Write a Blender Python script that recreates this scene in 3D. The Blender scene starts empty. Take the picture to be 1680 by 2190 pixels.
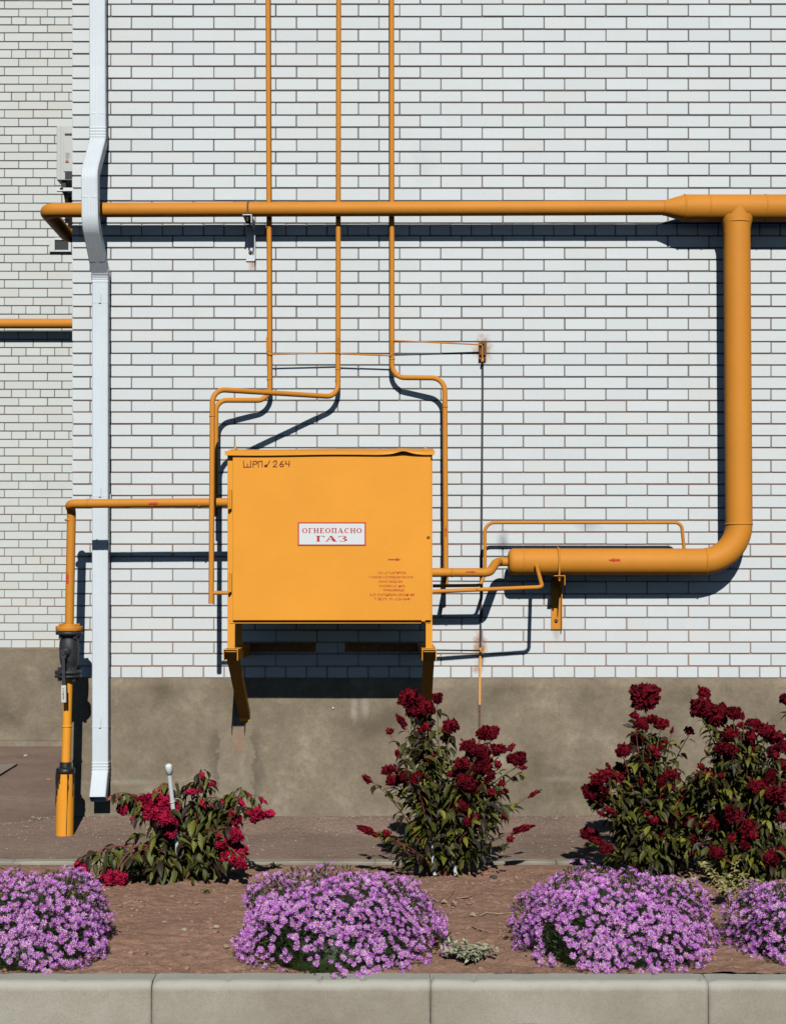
import bpy, math, random
from mathutils import Vector, Matrix, noise
random.seed(7)
R = math.radians
V = Vector
scene = bpy.context.scene
COL = scene.collection

# ------------------------------------------------------------------ camera, sky, sun
F, D, CX, HY, EYE = 3236.0, 9.56, 840.0, 1245.0, 1.477
cam_d = bpy.data.cameras.new("camera")
cam = bpy.data.objects.new("camera", cam_d); COL.objects.link(cam)
cam.location = (0, 0, EYE); cam.rotation_euler = (R(90), 0, 0)
cam_d.sensor_fit = 'VERTICAL'; cam_d.sensor_height = 36; cam_d.lens = 36 * F / 2190
cam_d.shift_y = 150 / 2190
cam_d.clip_end = 500
scene.camera = cam
SUN_DIR = V((-0.043, 1.0, -0.68)).normalized()      # the way the light travels
ELEV = math.asin(-SUN_DIR.z)
world = bpy.data.worlds.new("World"); scene.world = world; world.use_nodes = True
wn = world.node_tree
sky = wn.nodes.new('ShaderNodeTexSky'); sky.sky_type = 'NISHITA'; sky.sun_disc = False
sky.sun_elevation = ELEV
sky.sun_rotation = math.atan2(-SUN_DIR.x, -SUN_DIR.y)
sky.air_density = 0.85; sky.dust_density = 0.1; sky.ozone_density = 3.0; sky.altitude = 1800
wn.links.new(sky.outputs[0], wn.nodes['Background'].inputs[0])
wn.nodes['Background'].inputs[1].default_value = 0.05
sl = bpy.data.lights.new("sun", 'SUN'); sl.energy = 5.0; sl.angle = R(0.5); sl.color = (1.0, 0.985, 0.955)
so = bpy.data.objects.new("sun", sl); COL.objects.link(so)
so.rotation_euler = (-SUN_DIR).to_track_quat('Z', 'Y').to_euler(); so.location = (0, -5, 9)
scene.view_settings.view_transform = 'Standard'; scene.view_settings.look = 'None'
scene.view_settings.exposure = -0.42; scene.view_settings.gamma = 1.0
scene.render.engine = 'CYCLES'
scene.cycles.max_bounces = 6; scene.cycles.diffuse_bounces = 0; scene.cycles.use_denoising = True


def at(x, y, Y):
    """a measured direction and a measured depth give a place in the world"""
    return V(((x - CX) * Y / F, Y, EYE + (HY - y) * Y / F))


def W(x, y, q):
    return at(x, y, D * (1 - q))


# ------------------------------------------------------------------ materials
class NT:
    def __init__(s, name):
        s.m = bpy.data.materials.new(name); s.m.use_nodes = True
        s.t = s.m.node_tree; s.b = s.t.nodes['Principled BSDF']

    def n(s, kind, **kw):
        nd = s.t.nodes.new(kind)
        for k, v in kw.items():
            setattr(nd, k, v)
        return nd

    def l(s, a, b):
        s.t.links.new(a, b)

    def noise(s, scale, detail=4, rough=.55, coord=None):
        nd = s.n('ShaderNodeTexNoise'); nd.inputs['Scale'].default_value = scale
        nd.inputs['Detail'].default_value = detail; nd.inputs['Roughness'].default_value = rough
        s.l(coord or s.pos(), nd.inputs['Vector'])
        return nd.outputs['Fac']

    def pos(s):
        if not hasattr(s, 'g'):
            s.g = s.n('ShaderNodeNewGeometry')
        return s.g.outputs['Position']

    def island(s):
        s.pos(); return s.g.outputs['Random Per Island']

    def ramp(s, fac, stops):
        nd = s.n('ShaderNodeValToRGB'); s.l(fac, nd.inputs[0])
        e = nd.color_ramp.elements
        while len(e) > 1: e.remove(e[-1])
        e[0].position, c = stops[0]; e[0].color = (*c, 1) if isinstance(c, tuple) else (c, c, c, 1)
        for p, c in stops[1:]:
            x = e.new(p); x.color = (*c, 1) if isinstance(c, tuple) else (c, c, c, 1)
        return nd.outputs[0]

    def mix(s, fac, a, b, mode='MIX'):
        nd = s.n('ShaderNodeMix', data_type='RGBA', blend_type=mode)
        for sock, v in ((nd.inputs[0], fac), (nd.inputs[6], a), (nd.inputs[7], b)):
            if isinstance(v, bpy.types.NodeSocket): s.l(v, sock)
            elif isinstance(v, tuple): sock.default_value = (*v, 1)
            else: sock.default_value = v
        return nd.outputs[2]

    def math(s, op, a, b=0.0, c=None, clamp=False):
        nd = s.n('ShaderNodeMath', operation=op, use_clamp=clamp)
        for i, v in enumerate((a, b) if c is None else (a, b, c)):
            if isinstance(v, bpy.types.NodeSocket): s.l(v, nd.inputs[i])
            else: nd.inputs[i].default_value = v
        return nd.outputs[0]

    def sep(s):
        nd = s.n('ShaderNodeSeparateXYZ'); s.l(s.pos(), nd.inputs[0]); return nd.outputs

    def spot(s, x, z, rx, rz, wob=.5, ns=12):
        """soft-edged round mask on an upright surface, ragged by noise"""
        o = s.sep()
        a = s.math('POWER', s.math('DIVIDE', s.math('SUBTRACT', o[0], x), rx), 2)
        b = s.math('POWER', s.math('DIVIDE', s.math('SUBTRACT', o[2], z), rz), 2)
        d = s.math('SQRT', s.math('ADD', a, b))
        d = s.math('ADD', d, s.math('MULTIPLY', s.math('SUBTRACT', s.noise(ns, 5, .65), .5), wob * 2))
        return s.math('SUBTRACT', 1, d, clamp=True)

    def bump(s, h, strength=.3, dist=.01):
        nd = s.n('ShaderNodeBump'); nd.inputs['Strength'].default_value = strength
        nd.inputs['Distance'].default_value = dist; s.l(h, nd.inputs['Height'])
        if s.b.inputs['Normal'].links:
            s.l(s.b.inputs['Normal'].links[0].from_socket, nd.inputs['Normal'])
        s.l(nd.outputs[0], s.b.inputs['Normal'])

    def fin(s, col, rough=.6, metal=0, spec=.5):
        if isinstance(col, tuple): s.b.inputs['Base Color'].default_value = (*col, 1)
        else: s.l(col, s.b.inputs['Base Color'])
        if isinstance(rough, bpy.types.NodeSocket): s.l(rough, s.b.inputs['Roughness'])
        else: s.b.inputs['Roughness'].default_value = rough
        s.b.inputs['Metallic'].default_value = metal
        s.b.inputs['Specular IOR Level'].default_value = spec
        return s.m


def mul(c, k): return tuple(min(1, v * k) for v in c)


def plain(name, c, rough=.6, metal=0, var=.15, scale=30, bump=.1, dist=.002, spec=.5):
    t = NT(name)
    f = t.noise(scale, 5, .6)
    col = t.ramp(f, [(.25, mul(c, 1 - var)), (.75, mul(c, 1 + var))])
    if bump: t.bump(t.noise(scale * 5, 3), bump, dist)
    return t.fin(col, rough, metal, spec)


def brick_mat(name, c, warm):
    t = NT(name)
    isl = t.island()
    base = t.ramp(isl, [(0, mul(c, .965)), (.4, c), (.8, mul(c, 1.02)), (.9, mul(warm, .99)), (1, mul(c, .985))])
    g = t.noise(3.2, 4, .6)
    base = t.mix(t.math('MULTIPLY', t.ramp(g, [(.5, 0.0), (.75, 1.0)]), .30), base, mul(warm, .90))
    base = t.mix(t.math('MULTIPLY', t.ramp(t.noise(70, 4, .7), [(.5, 0.0), (.85, 1.0)]), .30), base, mul(c, .72))
    if name == 'white_brick':
        for (px, py, rx, rz, a) in ((1032, 745, .06, .10, .95), (1026, 1384, .05, .11, 1.1), (1021, 1432, .04, .03, .6), (540, 565, .03, .05, .6), (1190, 1352, .03, .06, .4)):
            p = W(px, py, 0)
            base = t.mix(t.math('MULTIPLY', t.spot(p.x, p.z, rx * 1.1, rz * 1.1, .75, 30), a * 1.1, clamp=True), base, (.42, .17, .055))
        for (px, py, rx, rz, a) in ((1075, 1160, .05, .09, .5), (1255, 1125, .1, .05, .25), (150, 900, .03, .1, .5), (905, 350, .1, .2, .08)):
            p = W(px, py, 0)
            base = t.mix(t.math('MULTIPLY', t.spot(p.x, p.z, rx, rz, .5, 14), a * 1.3, clamp=True), base, (.12, .12, .14))
    t.bump(t.noise(260, 3, .6), .25, .0015)
    t.bump(t.noise(9, 4, .6), .25, .006)
    return t.fin(base, .75, 0, .35)


def mortar_mat():
    t = NT('mortar')
    f = t.noise(25, 5, .7)
    z = t.sep()[2]
    low = t.ramp(t.math('MULTIPLY', z, .2), [(.15, (.46, .33, .26)), (.45, (.30, .23, .20)), (.7, (.21, .18, .17))])
    col = t.mix(t.ramp(f, [(.3, 0.0), (.8, 1.0)]), low, t.mix(.35, low, (.05, .04, .035)))
    t.bump(t.noise(240, 4, .7), .8, .004)
    return t.fin(col, .95, 0, .1)


def plinth_mat():
    t = NT('plinth_render')
    f = t.noise(2.6, 6, .62)
    col = t.ramp(f, [(.30, (.165, .13, .09)), (.44, (.26, .21, .148)), (.58, (.32, .262, .186)), (.70, (.42, .35, .26))])
    col = t.mix(t.math('MULTIPLY', t.ramp(t.noise(38, 6, .7), [(.4, 0.0), (.8, 1.0)]), .45), col, (.13, .105, .075))
    # run-off streak below the left bracket: pale inside, dark ragged rims
    o = t.sep()
    wob = t.math('MULTIPLY', t.math('SUBTRACT', t.noise(9, 9, .72), .5), .20)
    dx = t.math('ABSOLUTE', t.math('ADD', t.math('SUBTRACT', o[0], -.99), wob))
    up = t.math('MULTIPLY', t.ramp(o[2], [(.02, 0.0), (.16, 1.0), (.50, 1.0), (.585, 0.0)]), 1.0)
    inside = t.math('MULTIPLY', t.ramp(dx, [(.10, 1.0), (.125, 0.0)]), up)
    rim = t.math('MULTIPLY', t.ramp(dx, [(.104, 0.0), (.112, 1.0), (.13, .8), (.19, 0.0)]), up)
    col = t.mix(t.math('MULTIPLY', rim, .55), col, (.075, .062, .05))
    col = t.mix(t.math('MULTIPLY', inside, .3), col, (.33, .27, .20))
    p = W(512, 1580, 0)
    col = t.mix(t.math('MULTIPLY', t.spot(p.x, p.z, .05, .16, .4, 9), .55, clamp=True), col, (.36, .17, .10))
    for (px, py, rx, rz, a) in ((757, 1520, .03, .10, .9), (781, 1508, .035, .10, .8), (255, 1672, .3, .025, .55), (380, 1690, .16, .03, .45), (520, 1650, .03, .2, .25), (860, 1690, .35, .02, .35), (1200, 1665, .18, .03, .4), (1010, 1665, .1, .05, .3), (1370, 1610, .3, .03, .2)):
        p = W(px, py, 0)
        col = t.mix(t.math('MULTIPLY', t.spot(p.x, p.z, rx, rz, .5, 11), a * 1.2, clamp=True), col, (.42, .38, .30))
    col = t.mix(t.ramp(t.noise(4, 5, .7), [(.35, 0.0), (.6, 0.0)]), col, col)
    foot = t.math('MULTIPLY', t.ramp(o[2], [(.0, 1.0), (.13, 0.0)]), t.ramp(t.noise(5, 5, .7), [(.35, 0.0), (.65, 1.0)]))
    col = t.mix(t.math('MULTIPLY', foot, .6), col, (.30, .25, .20))
    col = t.mix(t.math('MULTIPLY', t.ramp(t.noise(15, 9, .78), [(.44, 0.0), (.62, 1.0)]), .38), col, (.175, .134, .086))
    col = t.mix(t.math('MULTIPLY', t.ramp(t.noise(75, 5, .8), [(.60, 0.0), (.66, 1.0)]), .4), col, (.44, .38, .30))
    t.bump(t.noise(150, 4, .7), .6, .004); t.bump(t.noise(5, 5, .6), .45, .02)
    return t.fin(col, .92, 0, .2)


def ground_mat(name, a, b, spk, fine=200, bmp=.6):
    t = NT(name)
    col = t.ramp(t.noise(1.7, 6, .65), [(.3, a), (.7, b)])
    col = t.mix(t.math('MULTIPLY', t.ramp(t.noise(fine, 4, .75), [(.42, 0.0), (.7, 1.0)]), .5), col, spk)
    col = t.mix(t.math('MULTIPLY', t.ramp(t.noise(34, 5, .75), [(.5, 0.0), (.8, 1.0)]), .6), col, mul(a, .62))
    t.bump(t.noise(fine * .7, 4, .8), bmp, .006); t.bump(t.noise(22, 5, .7), bmp, .012)
    return t.fin(col, .95, 0, .15)


def paint_mat(name, c, dirt=.35, spec=.35, rough=.5):
    t = NT(name)
    col = t.ramp(t.noise(2.5, 4, .6), [(.3, mul(c, .95)), (.7, mul(c, 1.05))])
    col = t.mix(t.math('MULTIPLY', t.ramp(t.noise(45, 6, .75), [(.55, 0.0), (.85, 1.0)]), dirt), col, mul(c, .55))
    col = t.mix(t.math('MULTIPLY', t.ramp(t.noise(120, 3, .7), [(.66, 0.0), (.74, 1.0)]), dirt), col, (.16, .07, .03))
    t.bump(t.noise(220, 3, .6), .22, .0012); t.bump(t.noise(24, 4, .6), .22, .004)
    return t.fin(col, rough, 0, spec)


def leaf_mat(name, stops, veins=True, transl=.25):
    t = NT(name)
    col = t.ramp(t.island(), stops)
    tc = t.n('ShaderNodeUVMap')
    w = t.n('ShaderNodeTexWave'); w.inputs['Scale'].default_value = 2.4; w.inputs['Distortion'].default_value = 1.2
    w.bands_direction = 'Y'; t.l(tc.outputs[0], w.inputs['Vector'])
    col = t.mix(t.math('MULTIPLY', t.ramp(w.outputs['Fac'], [(.0, 1.0), (.35, 0.0)]), .4), col, (.02, .03, .008))
    t.bump(t.noise(160, 3, .6), .4, .003)
    t.fin(col, .5, 0, .35)
    tr = t.n('ShaderNodeBsdfTranslucent'); t.l(col, tr.inputs[0])
    mx = t.n('ShaderNodeMixShader'); mx.inputs[0].default_value = transl
    t.l(t.b.outputs[0], mx.inputs[1]); t.l(tr.outputs[0], mx.inputs[2])
    t.l(mx.outputs[0], t.t.nodes['Material Output'].inputs[0])
    return t.m


def petal_mat(name, a, b, c):
    t = NT(name)
    col = t.ramp(t.island(), [(0, a), (.5, b), (1, c)])
    t.fin(col, .6, 0, .2)
    tr = t.n('ShaderNodeBsdfTranslucent'); t.l(col, tr.inputs[0])
    mx = t.n('ShaderNodeMixShader'); mx.inputs[0].default_value = .15
    t.l(t.b.outputs[0], mx.inputs[1]); t.l(tr.outputs[0], mx.inputs[2])
    t.l(mx.outputs[0], t.t.nodes['Material Output'].inputs[0])
    return t.m


def velvet_mat(name, a, b):
    t = NT(name)
    oi = t.n('ShaderNodeObjectInfo')
    g_ = t.n('ShaderNodeNewGeometry')
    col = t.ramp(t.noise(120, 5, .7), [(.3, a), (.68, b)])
    col = t.mix(t.ramp(g_.outputs['Pointiness'], [(.42, 0.0), (.54, 1.0)]), mul(a, .6), col)  # shade painted into the folds: crevices go near black
    col = t.mix(t.math('MULTIPLY', t.ramp(g_.outputs['Pointiness'], [(.53, 0.0), (.62, 1.0)]), .6), col, mul(b, 1.7))  # sunlit highlights painted onto the ridges
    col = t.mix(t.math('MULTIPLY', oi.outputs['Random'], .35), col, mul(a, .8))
    t.bump(t.noise(170, 5, .75), .9, .006)
    m = t.fin(col, .85, 0, .12)
    t.b.inputs['Sheen Weight'].default_value = .12
    t.b.inputs['Sheen Tint'].default_value = (.9, .1, .2, 1)
    return m


def stencil_mat():
    t = NT('worn_stencil_paint')
    o = t.sep()
    f = t.ramp(t.noise(60, 3, .6), [(.32, 0.0), (.46, 1.0)])
    right = t.ramp(t.noise(9, 3, .6), [(.3, .35), (.55, 1.0)])
    t.fin(t.mix(t.math('MULTIPLY', f, right), (.84, .345, .035), (.60, .035, .008)), .6)
    return t.m


def kerb_mat():
    t = NT('kerb_concrete')
    col = t.ramp(t.noise(2.1, 6, .65), [(.3, (.28, .24, .18)), (.5, (.37, .33, .26)), (.7, (.45, .42, .345))])
    col = t.mix(t.math('MULTIPLY', t.ramp(t.noise(160, 4, .8), [(.45, 0.0), (.75, 1.0)]), .45), col, (.17, .14, .10))
    col = t.mix(t.math('MULTIPLY', t.ramp(t.noise(11, 5, .7), [(.56, 0.0), (.75, 1.0)]), .35), col, (.45, .42, .34))
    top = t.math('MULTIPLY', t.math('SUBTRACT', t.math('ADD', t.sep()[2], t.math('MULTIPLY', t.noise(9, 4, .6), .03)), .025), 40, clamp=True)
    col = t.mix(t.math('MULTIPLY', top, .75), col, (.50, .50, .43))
    t.bump(t.noise(220, 4, .8), .5, .003); t.bump(t.noise(12, 4, .6), .3, .008)
    return t.fin(col, .9, 0, .2)


M = dict(
    brick=brick_mat('white_brick', (.70, .735, .73), (.705, .72, .695)),
    brick2=brick_mat('cream_brick', (.67, .695, .66), (.66, .665, .61)),
    mortar=mortar_mat(), plinth=plinth_mat(),
    asphalt=ground_mat('asphalt', (.21, .14, .105), (.36, .248, .185), (.58, .45, .36), 90, 1.0),
    soil=ground_mat('soil', (.29, .16, .105), (.42, .242, .165), (.60, .40, .29), 110, .75),
    soil2=ground_mat('soil_crumb', (.22, .115, .075), (.36, .205, .135), (.55, .38, .27), 110, 1.0),
    road=ground_mat('road_asphalt', (.05, .045, .04), (.07, .062, .055), (.3, .26, .22)),
    dust=ground_mat('gutter_dust', (.30, .25, .19), (.44, .37, .29), (.6, .52, .42)),
    earth=ground_mat('earth', (.2, .15, .1), (.28, .2, .14), (.3, .25, .2)),
    slab=ground_mat('concrete_slab', (.30, .25, .19), (.40, .34, .27), (.5, .45, .36)),
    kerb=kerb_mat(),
    box=paint_mat('cabinet_paint', (.87, .35, .030), .05, .25, .6),
    pipe=paint_mat('pipe_paint', (.68, .262, .028), .32, .25, .6),
    pipe_dirty=paint_mat('faded_pipe_paint', (.80, .37, .09), .35, .3, .6),
    rust=plain('rusty_steel', (.16, .085, .05), .85, 0, .5, 60, .5, .003),
    shaded_orange=plain('shaded_orange_paint', (.22, .10, .03), .7, 0, .4, 40, .3),  # orange darkened to brown: the cabinet's shadow put into the rail colour
    dark=plain('dark_iron', (.035, .037, .042), .55, .2, .4, 30, .4, .002),
    tar=plain('black_tar', (.012, .012, .012), .45, 0, .3, 40, .3, .002),
    white=paint_mat('white_metal', (.71, .77, .80), .10, .4, .45),
    white_br=paint_mat('white_bracket_paint', (.72, .74, .76), .45, .3, .6),
    ac=paint_mat('casing_paint', (.56, .57, .54), .10, .3, .5),
    acdark=plain('black_plastic', (.02, .02, .022), .6),
    grey=plain('grey_print', (.35, .36, .35), .7),
    plastic=plain('white_plastic', (.75, .77, .76), .4, 0, .05),
    grip=plain('white_grip', (.62, .6, .55), .6, 0, .1),
    red=plain('red_paint', (.62, .035, .012), .55, 0, .2, 80, .05),
    sign_red=plain('sign_red', (.58, .012, .018), .5, 0, .05, 50, 0),
    sign_white=plain('sign_white', (.72, .76, .75), .45, 0, .03, 50, 0),
    ink=plain('dark_red_ink', (.22, .025, .01), .6, 0, .3, 60, 0),
    sign_orange=plain('warning_orange', (.75, .2, .03), .5),
    stencil=stencil_mat(),
    leaf=leaf_mat('celosia_leaf', [(0, (.05, .058, .01)), (.3, (.11, .115, .014)), (.45, (.27, .265, .03)), (.56, (.045, .045, .01)), (.85, (.04, .022, .018)), (1, (.08, .08, .015))]),
    leaf_droop=leaf_mat('wilting_leaf', [(0, (.045, .055, .01)), (.3, (.12, .13, .018)), (.5, (.21, .215, .028)), (.6, (.04, .035, .014)), (.85, (.045, .018, .018)), (1, (.09, .09, .02))]),
    aleaf=leaf_mat('aster_leaf', [(0, (.012, .022, .008)), (.6, (.03, .05, .014)), (1, (.06, .085, .02))], transl=.1),
    dusty=leaf_mat('dusty_leaf', [(0, (.28, .28, .17)), (.6, (.42, .41, .27)), (1, (.55, .54, .38))], transl=.1),
    yellow=leaf_mat('yellow_leaf', [(0, (.26, .23, .07)), (.6, (.40, .37, .13)), (1, (.52, .48, .2))], transl=.1),
    stem=plain('stem_green', (.14, .14, .05), .6, 0, .3),
    stem_red=plain('stem_red', (.22, .05, .045), .6, 0, .3),
    dry=plain('dry_stalk', (.42, .28, .17), .8, 0, .3),
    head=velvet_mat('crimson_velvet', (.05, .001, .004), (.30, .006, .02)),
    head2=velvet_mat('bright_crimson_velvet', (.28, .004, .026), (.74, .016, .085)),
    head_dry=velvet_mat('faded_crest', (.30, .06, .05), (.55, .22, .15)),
    petal=petal_mat('aster_petal', (.50, .075, .60), (.68, .19, .78), (.96, .60, .96)),
    disc=plain('aster_disc', (.72, .36, .20), .7, 0, .3),
    stone=plain('pebble', (.36, .25, .17), .85, 0, .3, 25, .5),
    stone2=plain('pale_pebble', (.5, .42, .32), .85, 0, .3, 25, .5),
    dryleaf=plain('dry_leaf', (.5, .36, .22), .8, 0, .3, 25, .5),
    rock=plain('orange_chip', (.5, .16, .07), .85),
)


# ------------------------------------------------------------------ mesh building
class MB:
    def __init__(s):
        s.v = []; s.f = []; s.mi = []; s.sm = []; s.uv = []

    def add(s, vs, fs, mi=0, smooth=False, uv=None):
        b = len(s.v); s.v.extend(tuple(x) for x in vs)
        for f in fs:
            s.f.append([b + i for i in f]); s.mi.append(mi); s.sm.append(smooth)
        s.uv.extend(uv if uv else [(0, 0)] * len(vs))

    def box(s, a, b, mi=0):
        x0, x1 = sorted((a[0], b[0])); y0, y1 = sorted((a[1], b[1])); z0, z1 = sorted((a[2], b[2]))
        vs = [(x0, y0, z0), (x1, y0, z0), (x1, y1, z0), (x0, y1, z0), (x0, y0, z1), (x1, y0, z1), (x1, y1, z1), (x0, y1, z1)]
        s.add(vs, [(0, 3, 2, 1), (4, 5, 6, 7), (0, 1, 5, 4), (1, 2, 6, 5), (2, 3, 7, 6), (3, 0, 4, 7)], mi)

    def bar(s, p, q, w, h, up=V((0, 0, 1)), mi=0, w2=None, h2=None):
        """a square bar from p to q; w across, h along up"""
        p, q = V(p), V(q); d = (q - p).normalized(); sd = d.cross(up).normalized(); u = sd.cross(d)
        w2 = w2 or w; h2 = h2 or h; vs = []
        for c, ww, hh in ((p, w, h), (q, w2, h2)):
            for a, b in ((-1, -1), (1, -1), (1, 1), (-1, 1)):
                vs.append(c + sd * a * ww / 2 + u * b * hh / 2)
        s.add(vs, [(0, 1, 2, 3), (7, 6, 5, 4), (0, 4, 5, 1), (1, 5, 6, 2), (2, 6, 7, 3), (3, 7, 4, 0)], mi)

    def prism(s, poly, ext, mi=0):
        """a polygon of world points pushed along ext"""
        n = len(poly); ext = V(ext)
        vs = [V(p) for p in poly] + [V(p) + ext for p in poly]
        s.add(vs, [list(range(n))[::-1], list(range(n, 2 * n))] + [(i, (i + 1) % n, n + (i + 1) % n, n + i) for i in range(n)], mi)

    def sweep(s, pts, rad, n=20, mi=0, caps=True):
        pts = [V(p) for p in pts]; rs = rad if isinstance(rad, list) else [rad] * len(pts)
        d = (pts[1] - pts[0]).normalized()
        a = d.orthogonal().normalized(); vs = []; fs = []
        for i, p in enumerate(pts):
            t = (pts[min(i + 1, len(pts) - 1)] - pts[max(i - 1, 0)]).normalized()
            a = (a - t * a.dot(t)).normalized(); b = t.cross(a)
            k = 1.0
            if 0 < i < len(pts) - 1:
                c = (p - pts[i - 1]).normalized().dot(t); k = 1 / max(c, .7)
            for j in range(n):
                w = 2 * math.pi * j / n
                vs.append(p + (a * math.cos(w) + b * math.sin(w)) * rs[i])
        for i in range(len(pts) - 1):
            for j in range(n):
                fs.append((i * n + j, i * n + (j + 1) % n, (i + 1) * n + (j + 1) % n, (i + 1) * n + j))
        s.add(vs, fs, mi, True)
        if caps:
            m = len(pts)
            s.add(vs[:n], [list(range(n))[::-1]], mi); s.add(vs[(m - 1) * n:], [list(range(n))], mi)

    def lathe(s, p, d, prof, n=28, mi=0, smooth=True):
        """turned shape round an axis from p along d; prof = (distance, radius)"""
        p = V(p); d = V(d).normalized(); a = d.orthogonal().normalized(); b = d.cross(a)
        vs = []; fs = []
        for t, r in prof:
            for j in range(n):
                w = 2 * math.pi * j / n
                vs.append(p + d * t + (a * math.cos(w) + b * math.sin(w)) * r)
        for i in range(len(prof) - 1):
            for j in range(n):
                fs.append((i * n + j, i * n + (j + 1) % n, (i + 1) * n + (j + 1) % n, (i + 1) * n + j))
        s.add(vs, fs, mi, smooth)
        s.add(vs[:n], [list(range(n))[::-1]], mi); s.add(vs[-n:], [list(range(n))], mi)

    def weld(s, p, d, r, h=.004, w=.006):
        h *= 1.35; w *= 1.15
        s.lathe(V(p) - V(d).normalized() * w, d, [(0, r - .002), (w * .4, r + h * .7), (w, r + h), (w * 1.6, r + h * .7), (2 * w, r - .002)], 28)

    def build(s, name, mats, parent=None, bevel=0):
        me = bpy.data.meshes.new(name); me.from_pydata(s.v, [], s.f)
        for m in (mats if isinstance(mats, (list, tuple)) else [mats]): me.materials.append(m)
        me.polygons.foreach_set('material_index', s.mi); me.polygons.foreach_set('use_smooth', s.sm)
        ul = me.uv_layers.new(name='UVMap')
        flat = []
        for l in me.loops: flat.extend(s.uv[l.vertex_index])
        ul.data.foreach_set('uv', flat)
        me.update()
        o = bpy.data.objects.new(name, me); COL.objects.link(o)
        if parent:
            o.parent = parent; o.matrix_parent_inverse = Matrix.Translation(-parent.location)
        if bevel:
            b = o.modifiers.new('bevel', 'BEVEL'); b.width = bevel; b.segments = 2; b.limit_method = 'ANGLE'; b.angle_limit = R(40)
        return o


def tag(o, label, cat=None, group=None, kind=None):
    o['label'] = label
    if cat: o['category'] = cat
    if group: o['group'] = group
    if kind: o['kind'] = kind
    return o


def thing(name, loc, label, cat, group=None):
    o = bpy.data.objects.new(name, None); COL.objects.link(o); o.location = loc; o.empty_display_size = .1
    bpy.context.view_layer.update() if False else None
    return tag(o, label, cat, group)


def fillet(pts, rad, n=9):
    pts = [V(p) for p in pts]; out = [pts[0]]
    for i in range(1, len(pts) - 1):
        r = rad[i - 1] if isinstance(rad, (list, tuple)) else rad
        a = (pts[i - 1] - pts[i]); b = (pts[i + 1] - pts[i]); la, lb = a.length, b.length
        a.normalize(); b.normalize(); ang = a.angle(b)
        if r <= 0 or ang > R(176): out.append(pts[i]); continue
        t = min(r / math.tan(ang / 2), la * .48 if i > 1 else la * .95, lb * .48 if i < len(pts) - 2 else lb * .95)
        p0, p2 = pts[i] + a * t, pts[i] + b * t
        rr = t * math.tan(ang / 2); bis = (a + b).normalized(); c = pts[i] + bis * (rr / math.sin(ang / 2))
        u, w = (p0 - c), (p2 - c); tot = u.angle(w); ax = u.cross(w).normalized()
        for k in range(n + 1):
            out.append(c + Matrix.Rotation(tot * k / n, 3, ax) @ u)
    out.append(pts[-1]); return out


def densify(pts, step=.3):
    out = [pts[0]]
    for a, b in zip(pts, pts[1:]):
        k = max(1, int((b - a).length / step))
        for i in range(1, k + 1): out.append(a.lerp(b, i / k))
    return out


# ------------------------------------------------------------------ writing
def text_polys(txt, size=1.0, bold=0.0):
    cu = bpy.data.curves.new('t', 'FONT'); cu.body = txt; cu.size = size; cu.offset = bold; cu.resolution_u = 3
    o = bpy.data.objects.new('t', cu); COL.objects.link(o)
    bpy.context.view_layer.update()
    me = bpy.data.meshes.new_from_object(o.evaluated_get(bpy.context.evaluated_depsgraph_get()))
    vs = [v.co.copy() for v in me.vertices]; fs = [list(p.vertices) for p in me.polygons]
    bpy.data.objects.remove(o); bpy.data.curves.remove(cu); bpy.data.meshes.remove(me)
    return vs, fs


def text_fit(mb, txt, x0, x1, z0, z1, Y, bold=0.0, mi=0):
    vs, fs = text_polys(txt, 1, bold)
    if not vs: return
    ax = min(v.x for v in vs); bx = max(v.x for v in vs); ay = min(v.y for v in vs); by = max(v.y for v in vs)
    mb.add([(x0 + (v.x - ax) / (bx - ax) * (x1 - x0), Y, z0 + (v.y - ay) / (by - ay) * (z1 - z0)) for v in vs], fs, mi)


def ribbon(mb, pts, w, mi=0):
    """flat painted stroke in the X-Z plane"""
    for a, b in zip(pts, pts[1:]):
        a, b = V(a), V(b); d = (b - a).normalized(); n = V((d.z, 0, -d.x)) * w / 2; e = d * w * .3
        mb.add([a - n - e, b - n + e, b + n + e, a + n - e], [(0, 1, 2, 3)], mi)


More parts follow.
